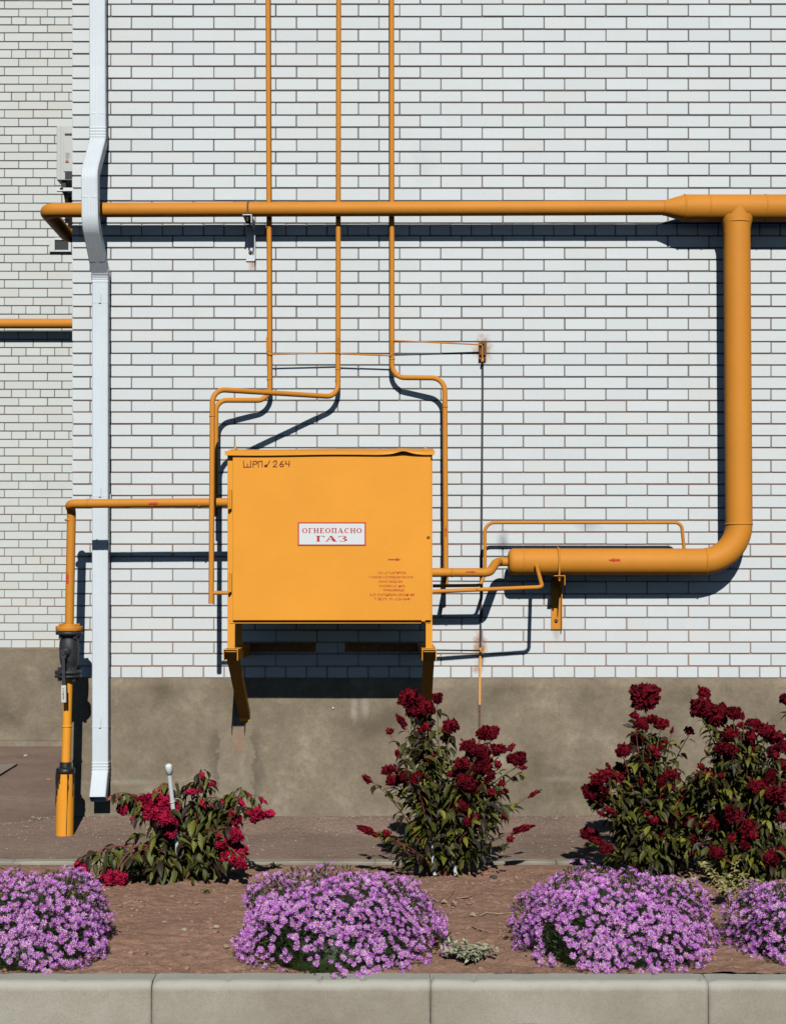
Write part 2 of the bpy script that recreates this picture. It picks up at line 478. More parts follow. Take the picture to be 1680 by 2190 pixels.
def serif_glyph(ch):
    """high-contrast serif capitals as polygons in a unit-high cell; returns (polygons, width)"""
    P = []; t, h, sf = .24, .09, .07
    rect = lambda x0, y0, x1, y1: P.append([(x0, y0), (x1, y0), (x1, y1), (x0, y1)])

    def ring(w, a0=0, a1=360, cx=None, cy=.5, ry=.5, tt=t, hh=h, rx=None):
        cx = w / 2 if cx is None else cx; rx = w / 2 if rx is None else rx; n = 28
        for k in range(n):
            q0, q1 = R(a0 + (a1 - a0) * k / n), R(a0 + (a1 - a0) * (k + 1) / n)
            P.append([(cx + rx * math.cos(q0), cy + ry * math.sin(q0)), (cx + rx * math.cos(q1), cy + ry * math.sin(q1)),
                      (cx + (rx - tt) * math.cos(q1), cy + (ry - hh) * math.sin(q1)), (cx + (rx - tt) * math.cos(q0), cy + (ry - hh) * math.sin(q0))])
    if ch == 'О': w = 1.05; ring(w)
    elif ch == 'С': w = .95; ring(w, 42, 318); rect(w - .2, .66, w - .12, .98)
    elif ch == 'Г': w = .82; rect(.1, 0, .1 + t, 1); rect(0, 1 - h, w, 1); rect(w - h, .72, w, 1); rect(0, 0, .2 + t, sf)
    elif ch == 'Н':
        w = 1.02
        for x in (.08, w - .08 - t): rect(x, 0, x + t, 1); rect(x - .07, 0, x + t + .07, sf); rect(x - .07, 1 - sf, x + t + .07, 1)
        rect(.2, .46, w - .2, .46 + h)
    elif ch == 'П':
        w = 1.02
        for x in (.08, w - .08 - t): rect(x, 0, x + t, 1); rect(x - .07, 0, x + t + .07, sf)
        rect(0, 1 - h, w, 1)
    elif ch == 'Е':
        w = .86; rect(.1, 0, .1 + t, 1); rect(0, 1 - h, w - .04, 1); rect(0, 0, w, h); rect(.2, .46, w - .2, .46 + h)
        rect(w - .04 - h, .74, w - .04, 1); rect(w - h, 0, w, .26)
    elif ch == 'А':
        w = 1.12
        P.append([(.06, 0), (.16, 0), (.56, 1), (.47, 1)]); P.append([(.74, 0), (1.05, 0), (.62, 1), (.42, 1)])
        rect(.27, .27, .78, .27 + h); rect(-.02, 0, .26, sf); rect(.66, 0, w, sf)
    elif ch == 'З':
        w = .9
        ring(w, -140, 90, .42, .27, .27, t, .08, .46); ring(w, -90, 140, .40, .75, .25, .2, .08, .40)
        rect(.02, .7, .1, .95)
    return P, w


def serif_text(mb, txt, x0, x1, z0, z1, Y, gap=.16):
    ws = [serif_glyph(c)[1] for c in txt]; tot = sum(ws) + gap * (len(txt) - 1); k = (x1 - x0) / tot; x = x0
    for c, w in zip(txt, ws):
        for poly in serif_glyph(c)[0]:
            pts = [(x + a * k, Y, z0 + b * (z1 - z0)) for a, b in poly]
            mb.add(pts, [list(range(len(pts)))])
        x += (w + gap) * k


def arrow_on_pipe(name, parent, p, d, rad, length, width, head=.45, mi=None, face=V((0, -1, 0)), tilt=0):
    """painted arrow that follows the curve of the pipe it is on; p is on the axis"""
    mb = MB(); d = V(d).normalized(); p = V(p)
    face = (face - d * face.dot(d)).normalized(); side = d.cross(face)

    def pt(u, v):
        a = v / rad + tilt
        return p + d * u + (face * math.cos(a) + side * math.sin(a)) * (rad + .0012)
    L, w = length, width
    rnd = random.Random(int(length * 1e4))
    def strip(u0, u1, a0, a1, n=5):
        for k in range(n):
            t0, t1 = k / n, (k + 1) / n
            ua, ub = u0 + (u1 - u0) * t0, u0 + (u1 - u0) * t1; wa, wb = a0 + (a1 - a0) * t0, a0 + (a1 - a0) * t1
            for i in range(4):
                f0, f1 = -1 + i / 2, -1 + (i + 1) / 2
                mb.add([pt(ua, wa * f0), pt(ub, wb * f0), pt(ub, wb * f1), pt(ua, wa * f1)], [(0, 1, 2, 3)])
    strip(-L / 2, L / 2 - L * head, w * .28, w * .22); strip(L / 2 - L * head, L / 2, w * .5, w * .04)
    return mb.build(name, M['red'], parent)


# ------------------------------------------------------------------ brick walls
def brick(mb, o, ux, x0, x1, z0, z1, dep=.009, j=.0012):
    """one brick face standing proud of its mortar; ux = along the wall, outward normal = (ux.y, -ux.x)"""
    nrm = V((ux.y, -ux.x, 0)); r = lambda a: random.uniform(-a, a)
    x0 += r(j); x1 += r(j); z0 += r(j * .8); z1 += r(j * .8); off = r(.0013)
    c = .0045; rings = []
    for ins, dd in ((0, -dep), (0, -.0026), (.0026, 0)):
        a0, a1, b0, b1 = x0 + ins, x1 - ins, z0 + ins, z1 - ins
        ring = [(a0 + c, b0), (a1 - c, b0), (a1, b0 + c), (a1, b1 - c), (a1 - c, b1), (a0 + c, b1), (a0, b1 - c), (a0, b0 + c)]
        rings.append([o + ux * x + V((0, 0, z)) + nrm * (dd + off) for x, z in ring])
    vs = rings[0] + rings[1] + rings[2]; fs = [tuple(range(16, 24))]
    for k in (0, 8):
        fs += [(k + i, k + (i + 1) % 8, k + 8 + (i + 1) % 8, k + 8 + i) for i in range(8)]
    mb.add(vs, fs)


def courses(mb, o, ux, lines, kinds, xa, xb, first, g=.0080):
    """lay the courses between the joint heights; kinds: A stretchers, B stretchers shifted by half, H headers"""
    for (zt, zb), k in zip(zip(lines, lines[1:]), kinds):
        if k == 'H': pit, st = .130, first + .065
        else: pit, st = .2604, first + (0 if k == 'A' else .1302)
        x = st - pit * math.ceil((st - xa) / pit + 1)
        while x < xb:
            a, b = max(x + g * .38, xa), min(x + pit - g * .38, xb)
            if b - a > .02: brick(mb, o, ux, a, b, zb + g * .52, zt - g * .52)
            x += pit


def wz(y): return EYE + (HY - y) * D / F


ys = [9.3, 35.7, 62.8, 89.3, 115.7, 142.2, 167.7, 193.8, 219.2, 246.4, 272.5, 298.3, 324.7, 349.9, 376.3, 402.4, 429.9, 453.7, 477.5, 504.3, 530.1, 555.6, 580.4,
      605.8, 630.6, 655.8, 680.6, 706.3, 731.1, 756.3, 781.1, 806.5, 832, 856.8, 881.6, 907.1, 932.2, 958, 984.1, 1010.6, 1036, 1060.2, 1086.6, 1113.1,
      1138.5, 1164.3, 1190.8, 1217.3, 1243.7, 1270.2, 1295.9, 1321.4, 1347.9, 1373.7, 1398.4, 1425.2, 1450.7]
kinds = []
for i in range(len(ys) - 1):
    if i in (18, 55): kinds.append('H')
    elif i < 18: kinds.append('A' if i % 2 == 0 else 'B')
    elif i < 26: kinds.append('B' if (i - 19) % 2 == 0 else 'A')
    else: kinds.append('A' if (i - 26) % 2 == 0 else 'B')
kinds[17] = 'B'; kinds[16] = 'A'
up = []; yy = ys[0]
for i in range(52): yy -= 26.1; up.append(yy)
lines = [wz(y) for y in reversed(up)] + [wz(y) for y in ys]
kinds = [('B' if (len(up) - i) % 2 == 1 else 'A') for i in range(len(up))] + kinds
CORNER = (154.5 - CX) * D / F
PL = wz(1450.7)
RIGHT = 5.2
wall = thing('brick_wall', (0, D, 0), 'white brick wall carrying the yellow gas pipes, with a brown plinth', 'wall')
mb = MB()
FIRST = (717 / 3.024 - CX) * D / F
courses(mb, V((0, D, 0)), V((1, 0, 0)), lines, kinds, CORNER, RIGHT, FIRST)
mb.build('bricks', M['brick'], wall)
mb = MB()
RY = 13.72
sk = ['H' if i % 6 == 3 else ('A' if i % 2 else 'B') for i in range(len(kinds))]
courses(mb, V((CORNER, RY, 0)), V((0, -1, 0)), lines, kinds, 0.0, RY - D - .003, .05)
mb.build('side_bricks', M['brick'], wall)
mb = MB()
TOP = lines[0]
mb.box((CORNER + .006, D + .0062, PL - .02), (RIGHT, RY + .3, TOP))
mb.build('mortar', M['mortar'], wall)
mb = MB()      # plinth: front face a little wavy, 14 mm proud of the bricks
px0, px1 = CORNER - .012, RIGHT
nx, nz = 120, 16; vs = []; fs = []
for j in range(nz + 1):
    for i in range(nx + 1):
        x = px0 + (px1 - px0) * i / nx; z = -.15 + (PL + .15) * j / nz
        yv = D - .014 + noise.noise(V((x * 1.3, 0, z * 2))) * .006
        zz = z + (noise.noise(V((x * 3, 5, 0))) * .006 if j == nz else 0)
        vs.append((x, yv, zz))
for j in range(nz):
    for i in range(nx):
        a = j * (nx + 1) + i; fs.append((a, a + 1, a + nx + 2, a + nx + 1))
b = len(vs)
for i in range(nx + 1):
    x, yv, zz = vs[nz * (nx + 1) + i]; vs.append((x, D + .02, zz + .002))
for i in range(nx): a = nz * (nx + 1) + i; fs.append((a, a + 1, b + i + 1, b + i))
mb.add(vs, fs, 0, True)
mb.box((px0 + .0005, D - .01, -.15), (px0 + .2, RY + .3, PL - .004))
mb.build('plinth', M['plinth'], wall)

# recessed wall to the left
rwall = thing('recessed_brick_wall', (-4, RY, 0), 'cream brick wall set back at the left edge, behind the gas riser', 'wall')
rz = lambda y: EYE + (HY - y) * RY / F
rys = [5, 58, 110, 162, 213, 270, 322, 378, 433, 490, 545, 597, 655, 710, 765, 820, 875, 930, 985, 1040, 1092, 1150, 1203, 1258, 1315, 1368, 1424, 1480, 1535, 1590, 1645, 1700, 1755, 1810, 1865, 1923, 1978, 2033]
rys = [y / 3.024 for y in rys]
y0 = rys[-1]; nleft = round((1386 - y0) / 17.72)
rys += [y0 + (1386.3 - y0) * (i + 1) / nleft for i in range(nleft)]
n0 = len(rys) - 1
rk = []
for i in range(n0):
    if i == 2 or (i > 5 and (i - 6) % 5 == 0): rk.append('H')
    else:
        k = (i - 6) % 5 if i > 5 else (i + 1) % 2 + 3
        rk.append('B' if k in (1, 3) else 'A')
rk[-1] = 'H'; rk[-2] = 'A'
rup = [rys[0] - 18.1 * (i + 1) for i in range(45)]
rl = [rz(y) for y in reversed(rup)] + [rz(y) for y in rys]
rk = ['H' if (i % 5 == 2) else ('A' if i % 2 else 'B') for i in range(45)] + rk
mb = MB()
RF = (30 / 3.024 - CX) * RY / F
courses(mb, V((0, RY, 0)), V((1, 0, 0)), rl, rk, -6.5, CORNER + .1, RF)
mb.build('bricks', M['brick2'], rwall)
mb = MB(); mb.box((-6.5, RY + .0062, .8), (CORNER + .05, RY + .3, rl[0])); mb.build('mortar', M['mortar'], rwall)
mb = MB(); rp = rz(1386.5)
mb.box((-6.5, RY - .012, -.2), (CORNER + .05, RY + .25, rp - .003))
mb.box((-6.5, RY - .10, -.2), (CORNER + .05, RY - .0125, .045))
mb.build('plinth', M['plinth'], rwall, .004)
# small white-lined opening in it
v0 = at(107, 514, RY); v1 = at(154, 540, RY); h0 = at(119, 515, RY); h1 = at(148, 536, RY)
vent = thing('wall_opening', (h0.x, RY, h1.z), 'small square hole in a white mortar patch on the set back wall', 'opening')
mb = MB(); yb = RY - .012; yf = RY - .03
mb.box((v0.x, yf, v1.z), (h0.x, yb + .03, v0.z)); mb.box((h1.x, yf, v1.z), (v1.x, yb + .03, v0.z))
mb.box((h0.x, yf, v1.z), (h1.x, yb + .03, h1.z)); mb.box((h0.x, yf, h0.z), (h1.x, yb + .03, v0.z + .02))
mb.build('mortar_patch', M['brick2'], vent, .003)
mb = MB(); mb.box((h0.x + .002, yb - .006, h1.z + .002), (h1.x - .002, yb + .02, h0.z - .002)); mb.build('opening_shade', M['acdark'], vent)  # black plate stands in for the shade inside the hole

# ------------------------------------------------------------------ ground
def smooth(a, b, x):
    t = max(0, min(1, (x - a) / (b - a))); return t * t * (3 - 2 * t)


KB = F / 387.0            # front face of the back kerb
KF0, KF1 = 5.42, 5.53     # front kerb
def strip_h(x, y):
    h = -.055 * smooth(D, D - .42, y) - .018 * smooth(D - .42, KB, y)
    h += noise.noise(V((x * 1.2, y * 1.6, 0))) * .006
    if y > D - .1: h += .012 * abs(noise.noise(V((x * 9, y * 6, 3))))
    return h


def soil_h(x, y):
    t = (KB - y) / (KB - KF1)
    h = -.085 + .126 * smooth(0, 1, t) + .02 * math.sin(t * math.pi)
    h += noise.noise(V((x * 1.1, y * 1.3, 7))) * .022 + noise.noise(V((x * 5, y * 5, 2))) * .014
    h += noise.noise(V((x * 17, y * 17, 1))) * .008
    n3 = noise.noise(V((x * 42, y * 42, 4))); h += max(0, n3 - .1) * .014
    return h * smooth(0, .04, t) + (1 - smooth(0, .04, t)) * -.085


def sheet(name, x0, x1, y0, y1, nx, ny, fn, mat, label, jit=0):
    mb = MB(); vs = []; fs = []
    for j in range(ny + 1):
        for i in range(nx + 1):
            x = x0 + (x1 - x0) * i / nx; y = y0 + (y1 - y0) * j / ny
            vs.append((x, y, fn(x, y)))
    for j in range(ny):
        for i in range(nx):
            a = j * (nx + 1) + i; fs.append((a, a + 1, a + nx + 2, a + nx + 1))
    mb.add(vs, fs, 0, True)
    return tag(mb.build(name, mat), label, kind='structure')


def pav_h(x, y):
    k = smooth(CORNER - .55, CORNER - .02, x)
    near = strip_h(x, y) if y < D else .004 * noise.noise(V((x * 2, y * 2, 8)))
    far = -.073 * (1 - smooth(KB, D + 1.6, y)) + .007 * noise.noise(V((x * 2, y * 2, 8)))
    return near * k + far * (1 - k)


left_pav = pav_h
sheet('pavement', -6.5, 5.2, KB + .08, D + .05, 420, 60, pav_h, M['asphalt'], 'worn brown asphalt strip at the foot of the wall')
sheet('pavement_recess', -6.5, CORNER - .001, D + .05, RY, 120, 90, pav_h, M['asphalt'], 'worn brown asphalt in the corner beside the building')
sheet('soil', -4.6, 4.6, KF1, KB, 760, 240, soil_h, M['soil'], 'dry reddish soil of the flower bed')
sheet('road', -30, 30, -30, KF0 + .02, 10, 10, lambda x, y: -.130, M['road'], 'asphalt road in front of the kerb')
sheet('gutter', -8, 8, 5.22, KF0 + .02, 300, 8, lambda x, y: -.118 + .010 * smooth(5.32, 5.42, y) + .006 * noise.noise(V((x * 9, y * 9, 0))) - .008 * (1 - smooth(5.22, 5.3, y)), M['dust'], 'pale dust and grit against the foot of the kerb')
sheet('ground', -80, 80, -80, 80, 4, 4, lambda x, y: -.16, M['earth'], 'flat ground all round')
p = [at(-60, 1642, 12.04), at(38, 1637, 12.19), at(-2, 1662, 11.46), at(-90, 1680, 10.99)]
mb = MB(); mb.prism([(q.x, q.y, -.004) for q in p], (0, 0, .022)); tag(mb.build('concrete_slab', M['slab'], None, .004), 'pale concrete slab edge at the far left of the asphalt', kind='structure')

# kerbs
def kerb_stone(x0, x1, yf, yb, zt, zb, rnd, label, group, n=14):
    mb = MB(); g = .0012; x0 += g; x1 -= g
    prof = [(yf, zb), (yf + .001, zt - rnd)]
    for k in range(1, 6):
        a = R(90 * k / 5); prof.append((yf + rnd * (1 - math.cos(a)) , zt - rnd * (1 - math.sin(a))))
    prof += [(yb - .004, zt), (yb, zt - .004), (yb, zb)]
    vs = []; fs = []; m = len(prof); sd = random.random() * 50
    for i in range(n + 1):
        e = 0
        x = x0 + (x1 - x0) * i / n
        if i in (0, n): e = .0015
        for (y, z) in prof:
            wob = noise.noise(V((x * 7 + sd, y * 9, z * 9))) * .0026 - max(0, noise.noise(V((x * 31 + sd, y * 20, z * 20))) - .25) * (.016 if z > zt - .02 and y < yf + rnd + .01 else .004)
            vs.append((x + (noise.noise(V((z * 14, y * 14, sd))) * .0025 if i in (0, n) else 0), y + (e if y < (yf + yb) / 2 else -e) + wob, z - (e if z > zb + .01 else 0) + wob))
    for i in range(n):
        for k in range(m - 1):
            a = i * m + k; fs.append((a, a + m, a + m + 1, a + 1))
    fs += [list(range(m)), list(range(n * m, n * m + m))[::-1]]
    mb.add(vs, fs, 0, True)
    for k in (-1, -2): mb.sm[k] = False
    for k in range(len(mb.sm) - 2):
        if k % (m - 1) >= m - 4: mb.sm[k] = False
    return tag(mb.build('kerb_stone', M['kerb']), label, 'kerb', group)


fx = lambda px: (px - CX) * 5.42 / F
lab = ['big grey kerb stone at the left corner, under the leftmost purple aster', 'big grey kerb stone under the bare soil and the left of the middle aster',
       'big grey kerb stone between the middle and the right purple aster', 'big grey kerb stone in the bottom right corner of the bed']
for i, (a, b) in enumerate(((-273, 324), (324, 920), (920, 1514), (1514, 2112))):
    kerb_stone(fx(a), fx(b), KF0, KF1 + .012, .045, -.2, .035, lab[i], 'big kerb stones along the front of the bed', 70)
bx = lambda px: (px - CX) * KB / F
lab = ['thin pale edging stone behind the leftmost aster', 'thin pale edging stone behind the flopped red plant', 'thin pale edging stone left of the middle red plant stakes',
       'thin pale edging stone behind the middle red plant', 'thin pale edging stone just left of the large right red bushes', 'thin pale edging stone hidden behind the right red bushes']
for i, l in enumerate(lab):
    a = 28 + 387 * (i - 1)
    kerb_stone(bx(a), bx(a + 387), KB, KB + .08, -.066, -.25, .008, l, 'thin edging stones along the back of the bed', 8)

# ------------------------------------------------------------------ gas cabinet
YF, YD = D * (1 - .077), D * (1 - .0797)
cabinet = thing('gas_cabinet', W(705, 1330, .06), 'big orange metal gas cabinet with a red and white warning plate, on wall brackets', 'cabinet')
a = at(486.5, 972, YF); b = at(924, 1329, YF)
mb = MB(); mb.box((a.x, YF, b.z), (b.x, D * (1 - .028), a.z + .02)); mb.build('body', M['box'], cabinet, .003)
a2 = at(497.5, 973.5, YD); b2 = at(921, 1327, YD)
mb = MB(); mb.box((a2.x, YD, b2.z), (b2.x, YF - .003, a2.z)); door = mb.build('door', M['box'], cabinet, .004)
mb = MB(); e1 = at(487, 1331, YF)
mb.box((a.x + .01, YF - .004, b.z - .012), (b.x - .01, YF + .03, b.z - .001)); mb.build('bottom_lip', M['box'], cabinet, .002)
for (ya, yb2) in ((1047, 1088), (1226, 1266)):
    mb = MB(); h = at(488.5, ya, YD); h2 = at(495, yb2, YD)
    mb.box((h.x, YD - .004, h2.z), (h2.x, YF - .001, h.z)); mb.lathe((h.x + .004, YD - .006, h2.z - .003), (0, 0, 1), [(0, .007), (h.z - h2.z + .006, .007)], 12)
    mb.build('hinge', M['box'], cabinet, .001)
lk = at(915.5, 1148, YD)
mb = MB(); mb.lathe((lk.x, YD + .002, lk.z), (0, -1, 0), [(0, .011), (.006, .011), (.008, .008)], 20)
mb.lathe((lk.x, YD - .004, lk.z), (0, -1, 0), [(0, .005), (.007, .005)], 10, 1); mb.build('lock', [M['box'], M['acdark']], door)
lk = at(905, 1327, YD); mb = MB(); mb.box((lk.x - .012, YD - .006, lk.z - .006), (lk.x + .012, YD + .01, lk.z + .006)); mb.build('latch', M['box'], door, .002)
# lid with its bent front flange
mb = MB(); YL = YD - .016
l0 = at(481, 966, YL); l1 = at(929, 966, YL); zt = l0.z; n = 60; rows = []
for i in range(n + 1):
    t = i / n; x = l0.x + (l1.x - l0.x) * t
    px = 481 + 448 * t
    bmp = math.exp(-((px - 862) / 16) ** 2) + .35 * smooth(800, 850, px) * (1 - smooth(880, 915, px))
    ztop = zt - .002 * math.sin(t * 9) + .004 * bmp - .004 * (1 - t)
    rows.append([(x, YD + .35, ztop + .05), (x, YL + .012, ztop + .004), (x, YL, ztop), (x, YL - .014 * bmp, ztop - .017 + .012 * bmp), (x, YL + .0025 - .014 * bmp, ztop - .017 + .012 * bmp), (x, YL + .004, ztop - .004), (x, YD + .35, ztop + .045)])
vs = [v for r in rows for v in r]; fs = []
for i in range(n):
    for k in range(6): q = i * 7 + k; fs.append((q, q + 1, q + 8, q + 7))
fs += [list(range(7))[::-1], list(range(n * 7, n * 7 + 7))]
mb.add(vs, fs)
for sx, x in ((-1, l0.x), (1, l1.x)):    # flared end flaps
    mb.add([(x, YL, zt), (x - sx * .02, YL + .01, zt - .026), (x + sx * .003, YD + .35, zt + .04), (x - sx * .02, YD + .35, zt + .01), (x + sx * .004, YL, zt), (x - sx * .016, YL + .01, zt - .027)],
           [(0, 1, 3, 2), (0, 4, 5, 1), (4, 2, 3, 5)])
mb.build('lid', M['box'], cabinet)
for px in (503.5, 909):
    lg = at(px, 966, YF + .16); mb = MB()
    pts = [V((lg.x, lg.y - .022, zt - .005)), V((lg.x, lg.y - .022, zt + .045)), V((lg.x, lg.y + .022, zt + .045)), V((lg.x, lg.y + .022, zt - .005))]
    mb.sweep(fillet(pts, .022), .006, 10); mb.build('lifting_lug', M['box'], cabinet)
# legs: angle irons
def angle_leg(x0, x1, outer, Yq, ztop, zbot):
    mb = MB(); t = .005
    mb.box((x0, Yq, zbot), (x1, Yq + t, ztop))
    xo = x0 if outer < 0 else x1 - t
    mb.box((xo, Yq + t, zbot), (xo + t, Yq + .045, ztop))
    mb.box((x0 - .006, Yq - .006, zbot), (x1 + .006, Yq + .05, zbot + .005))
    return mb.build('leg', M['box'], cabinet, .001)


ARM = at(500, 1388, YF).z
lb = at(0, 1329, YF).z
p0, p1 = at(486.5, 0, YF).x, at(502, 0, YF).x; angle_leg(p0, p1, -1, YF, lb, ARM + .002)
p0r, p1r = at(910, 0, YF).x, at(924, 0, YF).x; angle_leg(p0r, p1r, 1, YF, lb, ARM + .002)
YR = D * (1 - .028) - .05
angle_leg(p0, p1, -1, YR, b.z, ARM + .002); angle_leg(p0r, p1r, 1, YR, b.z, ARM + .002)
# writing on the door
pp = lambda px, py, Yv=YD - .0015: at(px, py, Yv)
mb = MB()
strokes = [[(263, 209), (267, 250), (310, 249), (311, 207)], [(289, 248), (289, 228)], [(326, 251), (327, 212)], [(326, 213), (345, 210), (353, 219), (347, 229), (328, 230)],
           [(361, 250), (360, 213), (384, 210), (385, 248)], [(400, 238), (408, 245), (402, 246), (411, 232), (413, 248), (434, 209)],
           [(456, 220), (463, 209), (474, 208), (479, 216), (474, 230), (456, 247), (482, 247)], [(521, 209), (507, 218), (499, 236), (506, 247), (519, 245), (523, 234), (515, 228), (502, 232)],
           [(540, 209), (536, 228), (559, 230)], [(560, 208), (559, 247)]]
for st in strokes:
    ribbon(mb, [pp((780 + x / 1.68) / 1.8, (1650 + y / 1.68) / 1.8, YD - .0012) for x, y in st], .0056)
mb.build('handwritten_number', M['ink'], door)
s0, s1 = pp(636.8, 1117), pp(782, 1167.2)
mb = MB(); mb.box((s0.x, YD - .0025, s1.z), (s1.x, YD + .001, s0.z), 0)
bw = .0075; mb.box((s0.x + bw, YD - .0035, s1.z + bw), (s1.x - bw, YD - .001, s0.z - bw), 1)
plate = mb.build('warning_plate', [M['sign_red'], M['sign_white']], door)
mb = MB(); a_, b_ = pp(646, 1129.5), pp(773.5, 1140.2); serif_text(mb, 'ОГНЕОПАСНО', a_.x, b_.x, b_.z, a_.z, YD - .0042, .2)
a_, b_ = pp(675.5, 1146), pp(743, 1158); serif_text(mb, 'ГАЗ', a_.x, b_.x, b_.z, a_.z, YD - .0042, .08)
mb.build('warning_lettering', M['sign_red'], plate)
mb = MB(); z = lambda x, y: pp((780 + x / 1.68) / 1.8, (1650 + y / 1.68) / 1.8, YD - .0012)
mb.add([z(1198, 843), z(1250, 843), z(1253, 836), z(1280, 847), z(1253, 857), z(1250, 851), z(1198, 851)], [(0, 1, 2, 3, 4, 5, 6)])
mb.build('flow_arrow', M['red'], door)
mb = MB()
for txt, xa, xb, yc in (('АО «ГАЗПРОМ', 807, 868, 1225), ('ГАЗОРАСПРЕДЕЛЕНИЕ', 789, 883, 1234.6), ('КРАСНОДАР»', 809, 861, 1244), ('ФИЛИАЛ №3', 810, 865, 1253.3),
                        ('ТИХОРЕЦК', 819, 865, 1262.5), ('УЛ ОКТЯБРЬСКАЯ 88', 790, 886, 1272), ('ТЕЛ 7-23-04', 799, 877, 1281)):
    a_, b_ = pp(xa, yc - 2.7), pp(xb, yc + 2.7); text_fit(mb, txt, a_.x, b_.x, b_.z, a_.z, YD - .0012, .035)
mb.build('stencilled_lettering', M['stencil'], door)

# wall brackets under it
def wall_bracket(xc, label, wbot, zbot=.605):
    br = thing('support_bracket', (xc, D, zbot), label, 'bracket', 'brackets under the gas cabinet')
    w, t, hh = .085, .005, .066; ya = YF - .03
    mb = MB(); mb.box((xc - w / 2, ya, ARM - t), (xc + w / 2, D - .002, ARM - .0005))
    for sx in (-1, 1): xo = xc + sx * (w / 2 - t / 2); mb.box((xo - t / 2, ya, ARM - hh), (xo + t / 2, D - .002, ARM - t))
    mb.build('arm', M['box'], br, .001)
    mb = MB(); p = V((xc, ya + .012, ARM - .013)); q = V((xc + wbot, D - .03, zbot + .02))
    mb.bar(p, q, .066, .006, V((0, 0, 1))); sd = V((1, 0, 0)) * .031
    p_ = p.lerp(q, .2); mb.bar(p_ + sd + V((0, .012, .026)), q + sd + V((0, .0, .026)), .005, .036)
    mb.build('strut', M['box'], br, .001)
    mb = MB(); mb.box((q.x - .033, D - .02, zbot - .006), (q.x + .030, D - .0145, zbot + .05)); mb.build('foot_plate', M['box'], br, .001)
    return br


xl = (at(486.5, 0, YF).x + at(502, 0, YF).x) / 2; xr = (p0r + p1r) / 2
wall_bracket(xl, 'orange steel bracket under the left end of the gas cabinet, lower end in view', .01)
wall_bracket(xr, 'orange steel bracket under the right end of the cabinet, lower end behind the red flower', -.005)
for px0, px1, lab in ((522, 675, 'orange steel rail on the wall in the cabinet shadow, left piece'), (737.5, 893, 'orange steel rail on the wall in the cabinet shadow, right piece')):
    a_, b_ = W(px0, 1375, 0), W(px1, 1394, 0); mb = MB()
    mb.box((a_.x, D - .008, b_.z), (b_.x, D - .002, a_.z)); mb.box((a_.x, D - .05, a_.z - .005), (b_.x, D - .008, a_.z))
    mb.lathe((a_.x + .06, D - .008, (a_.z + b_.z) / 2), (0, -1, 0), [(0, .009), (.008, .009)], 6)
    tag(mb.build('wall_rail', M['shaded_orange'], None, .001), lab, 'rail', 'rails behind the cabinet')

# ------------------------------------------------------------------ the big pipe along the wall
Q1, Q2 = .0168, .0184
main = thing('main_gas_pipe', W(1574, 445, Q2), 'thick orange gas main across the wall, turning down at the right to a capped end', 'gas pipe')
r1 = .0447; r2 = .0825
pA = W(97, 449.5, Q1); pB = W(1419, 444.6, Q1 + .0006); pC = W(1462, 445.0, Q2); pEnd = at(1960, 445, D * (1 - Q2))
mb = MB()
back = V((pA.x, 10.06, pA.z - .01)); hid = V((CORNER + .02, 10.06, pA.z - .01))
path = fillet([hid, back, pA, pB], [.06, .075], 10)
mb.sweep(densify(path, .5), r1, 28)
d = (pB - pA).normalized()
mb.sweep([pB - d * .01, pB, pC, pC + d * .02], [r1, r1 + .001, r2, r2], 32)
mb.sweep([pC, pEnd], r2, 32)
mb.weld(pB, d, r1, .0035); mb.weld(pC, d, r2, .003)
for px in (1514, 1634): mb.weld(W(px, 445, Q2), d, r2, .0025)
mb.weld(W(220, 449, Q1), d, r1, .002); 
mb.build('horizontal_pipe', M['pipe'], main)
mb = MB(); rv = .0825
t0 = W(1574, 448, Q2); t1 = W(1579.5, 1201.5, .0200); t2 = W(1100, 1201.5, .0204)
path = fillet([t0, t1, t2], .235, 16)
mb.sweep(path, rv, 32)
cap = []
ax = (t2 - t1).normalized()
cap = [(0, rv), (.012, rv * .995), (.028, rv * .93), (.038, rv * .78), (.043, rv * .5), (.045, .02)]
mb.lathe(t2, ax, cap, 32)
dv = (t1 - t0).normalized()
mb.weld(W(1574.3, 477, Q2), dv, rv, .005, .007); mb.weld(W(1578.8, 1121, .02), dv, rv, .003); mb.weld(W(1507, 1201.5, .0202), ax, rv, .003); mb.weld(W(1118, 1201.5, .0204), ax, rv, .002)
vs = []; fs = []
for i in range(11):        # saddle where the branch leaves the run
    h = .05 + .11 * i / 10; rx_ = rv + .034 * max(0, (.15 - h) / .10) ** 2.2 + .0006
    for j in range(32):
        w = 2 * math.pi * j / 32; vs.append((t0.x + rx_ * math.cos(w), t0.y + (rv + .0003) * math.sin(w), t0.z + .009 - h))
for i in range(10):
    for j in range(32): fs.append((i * 32 + j, i * 32 + (j + 1) % 32, (i + 1) * 32 + (j + 1) % 32, (i + 1) * 32 + j))
mb.add(vs, fs, 0, True)
mb.build('vertical_pipe', M['pipe'], main)
arrow_on_pipe('flow_arrow', main, W(1309, 1198, .0204), (-1, 0, 0), rv, .07, .026, .5)
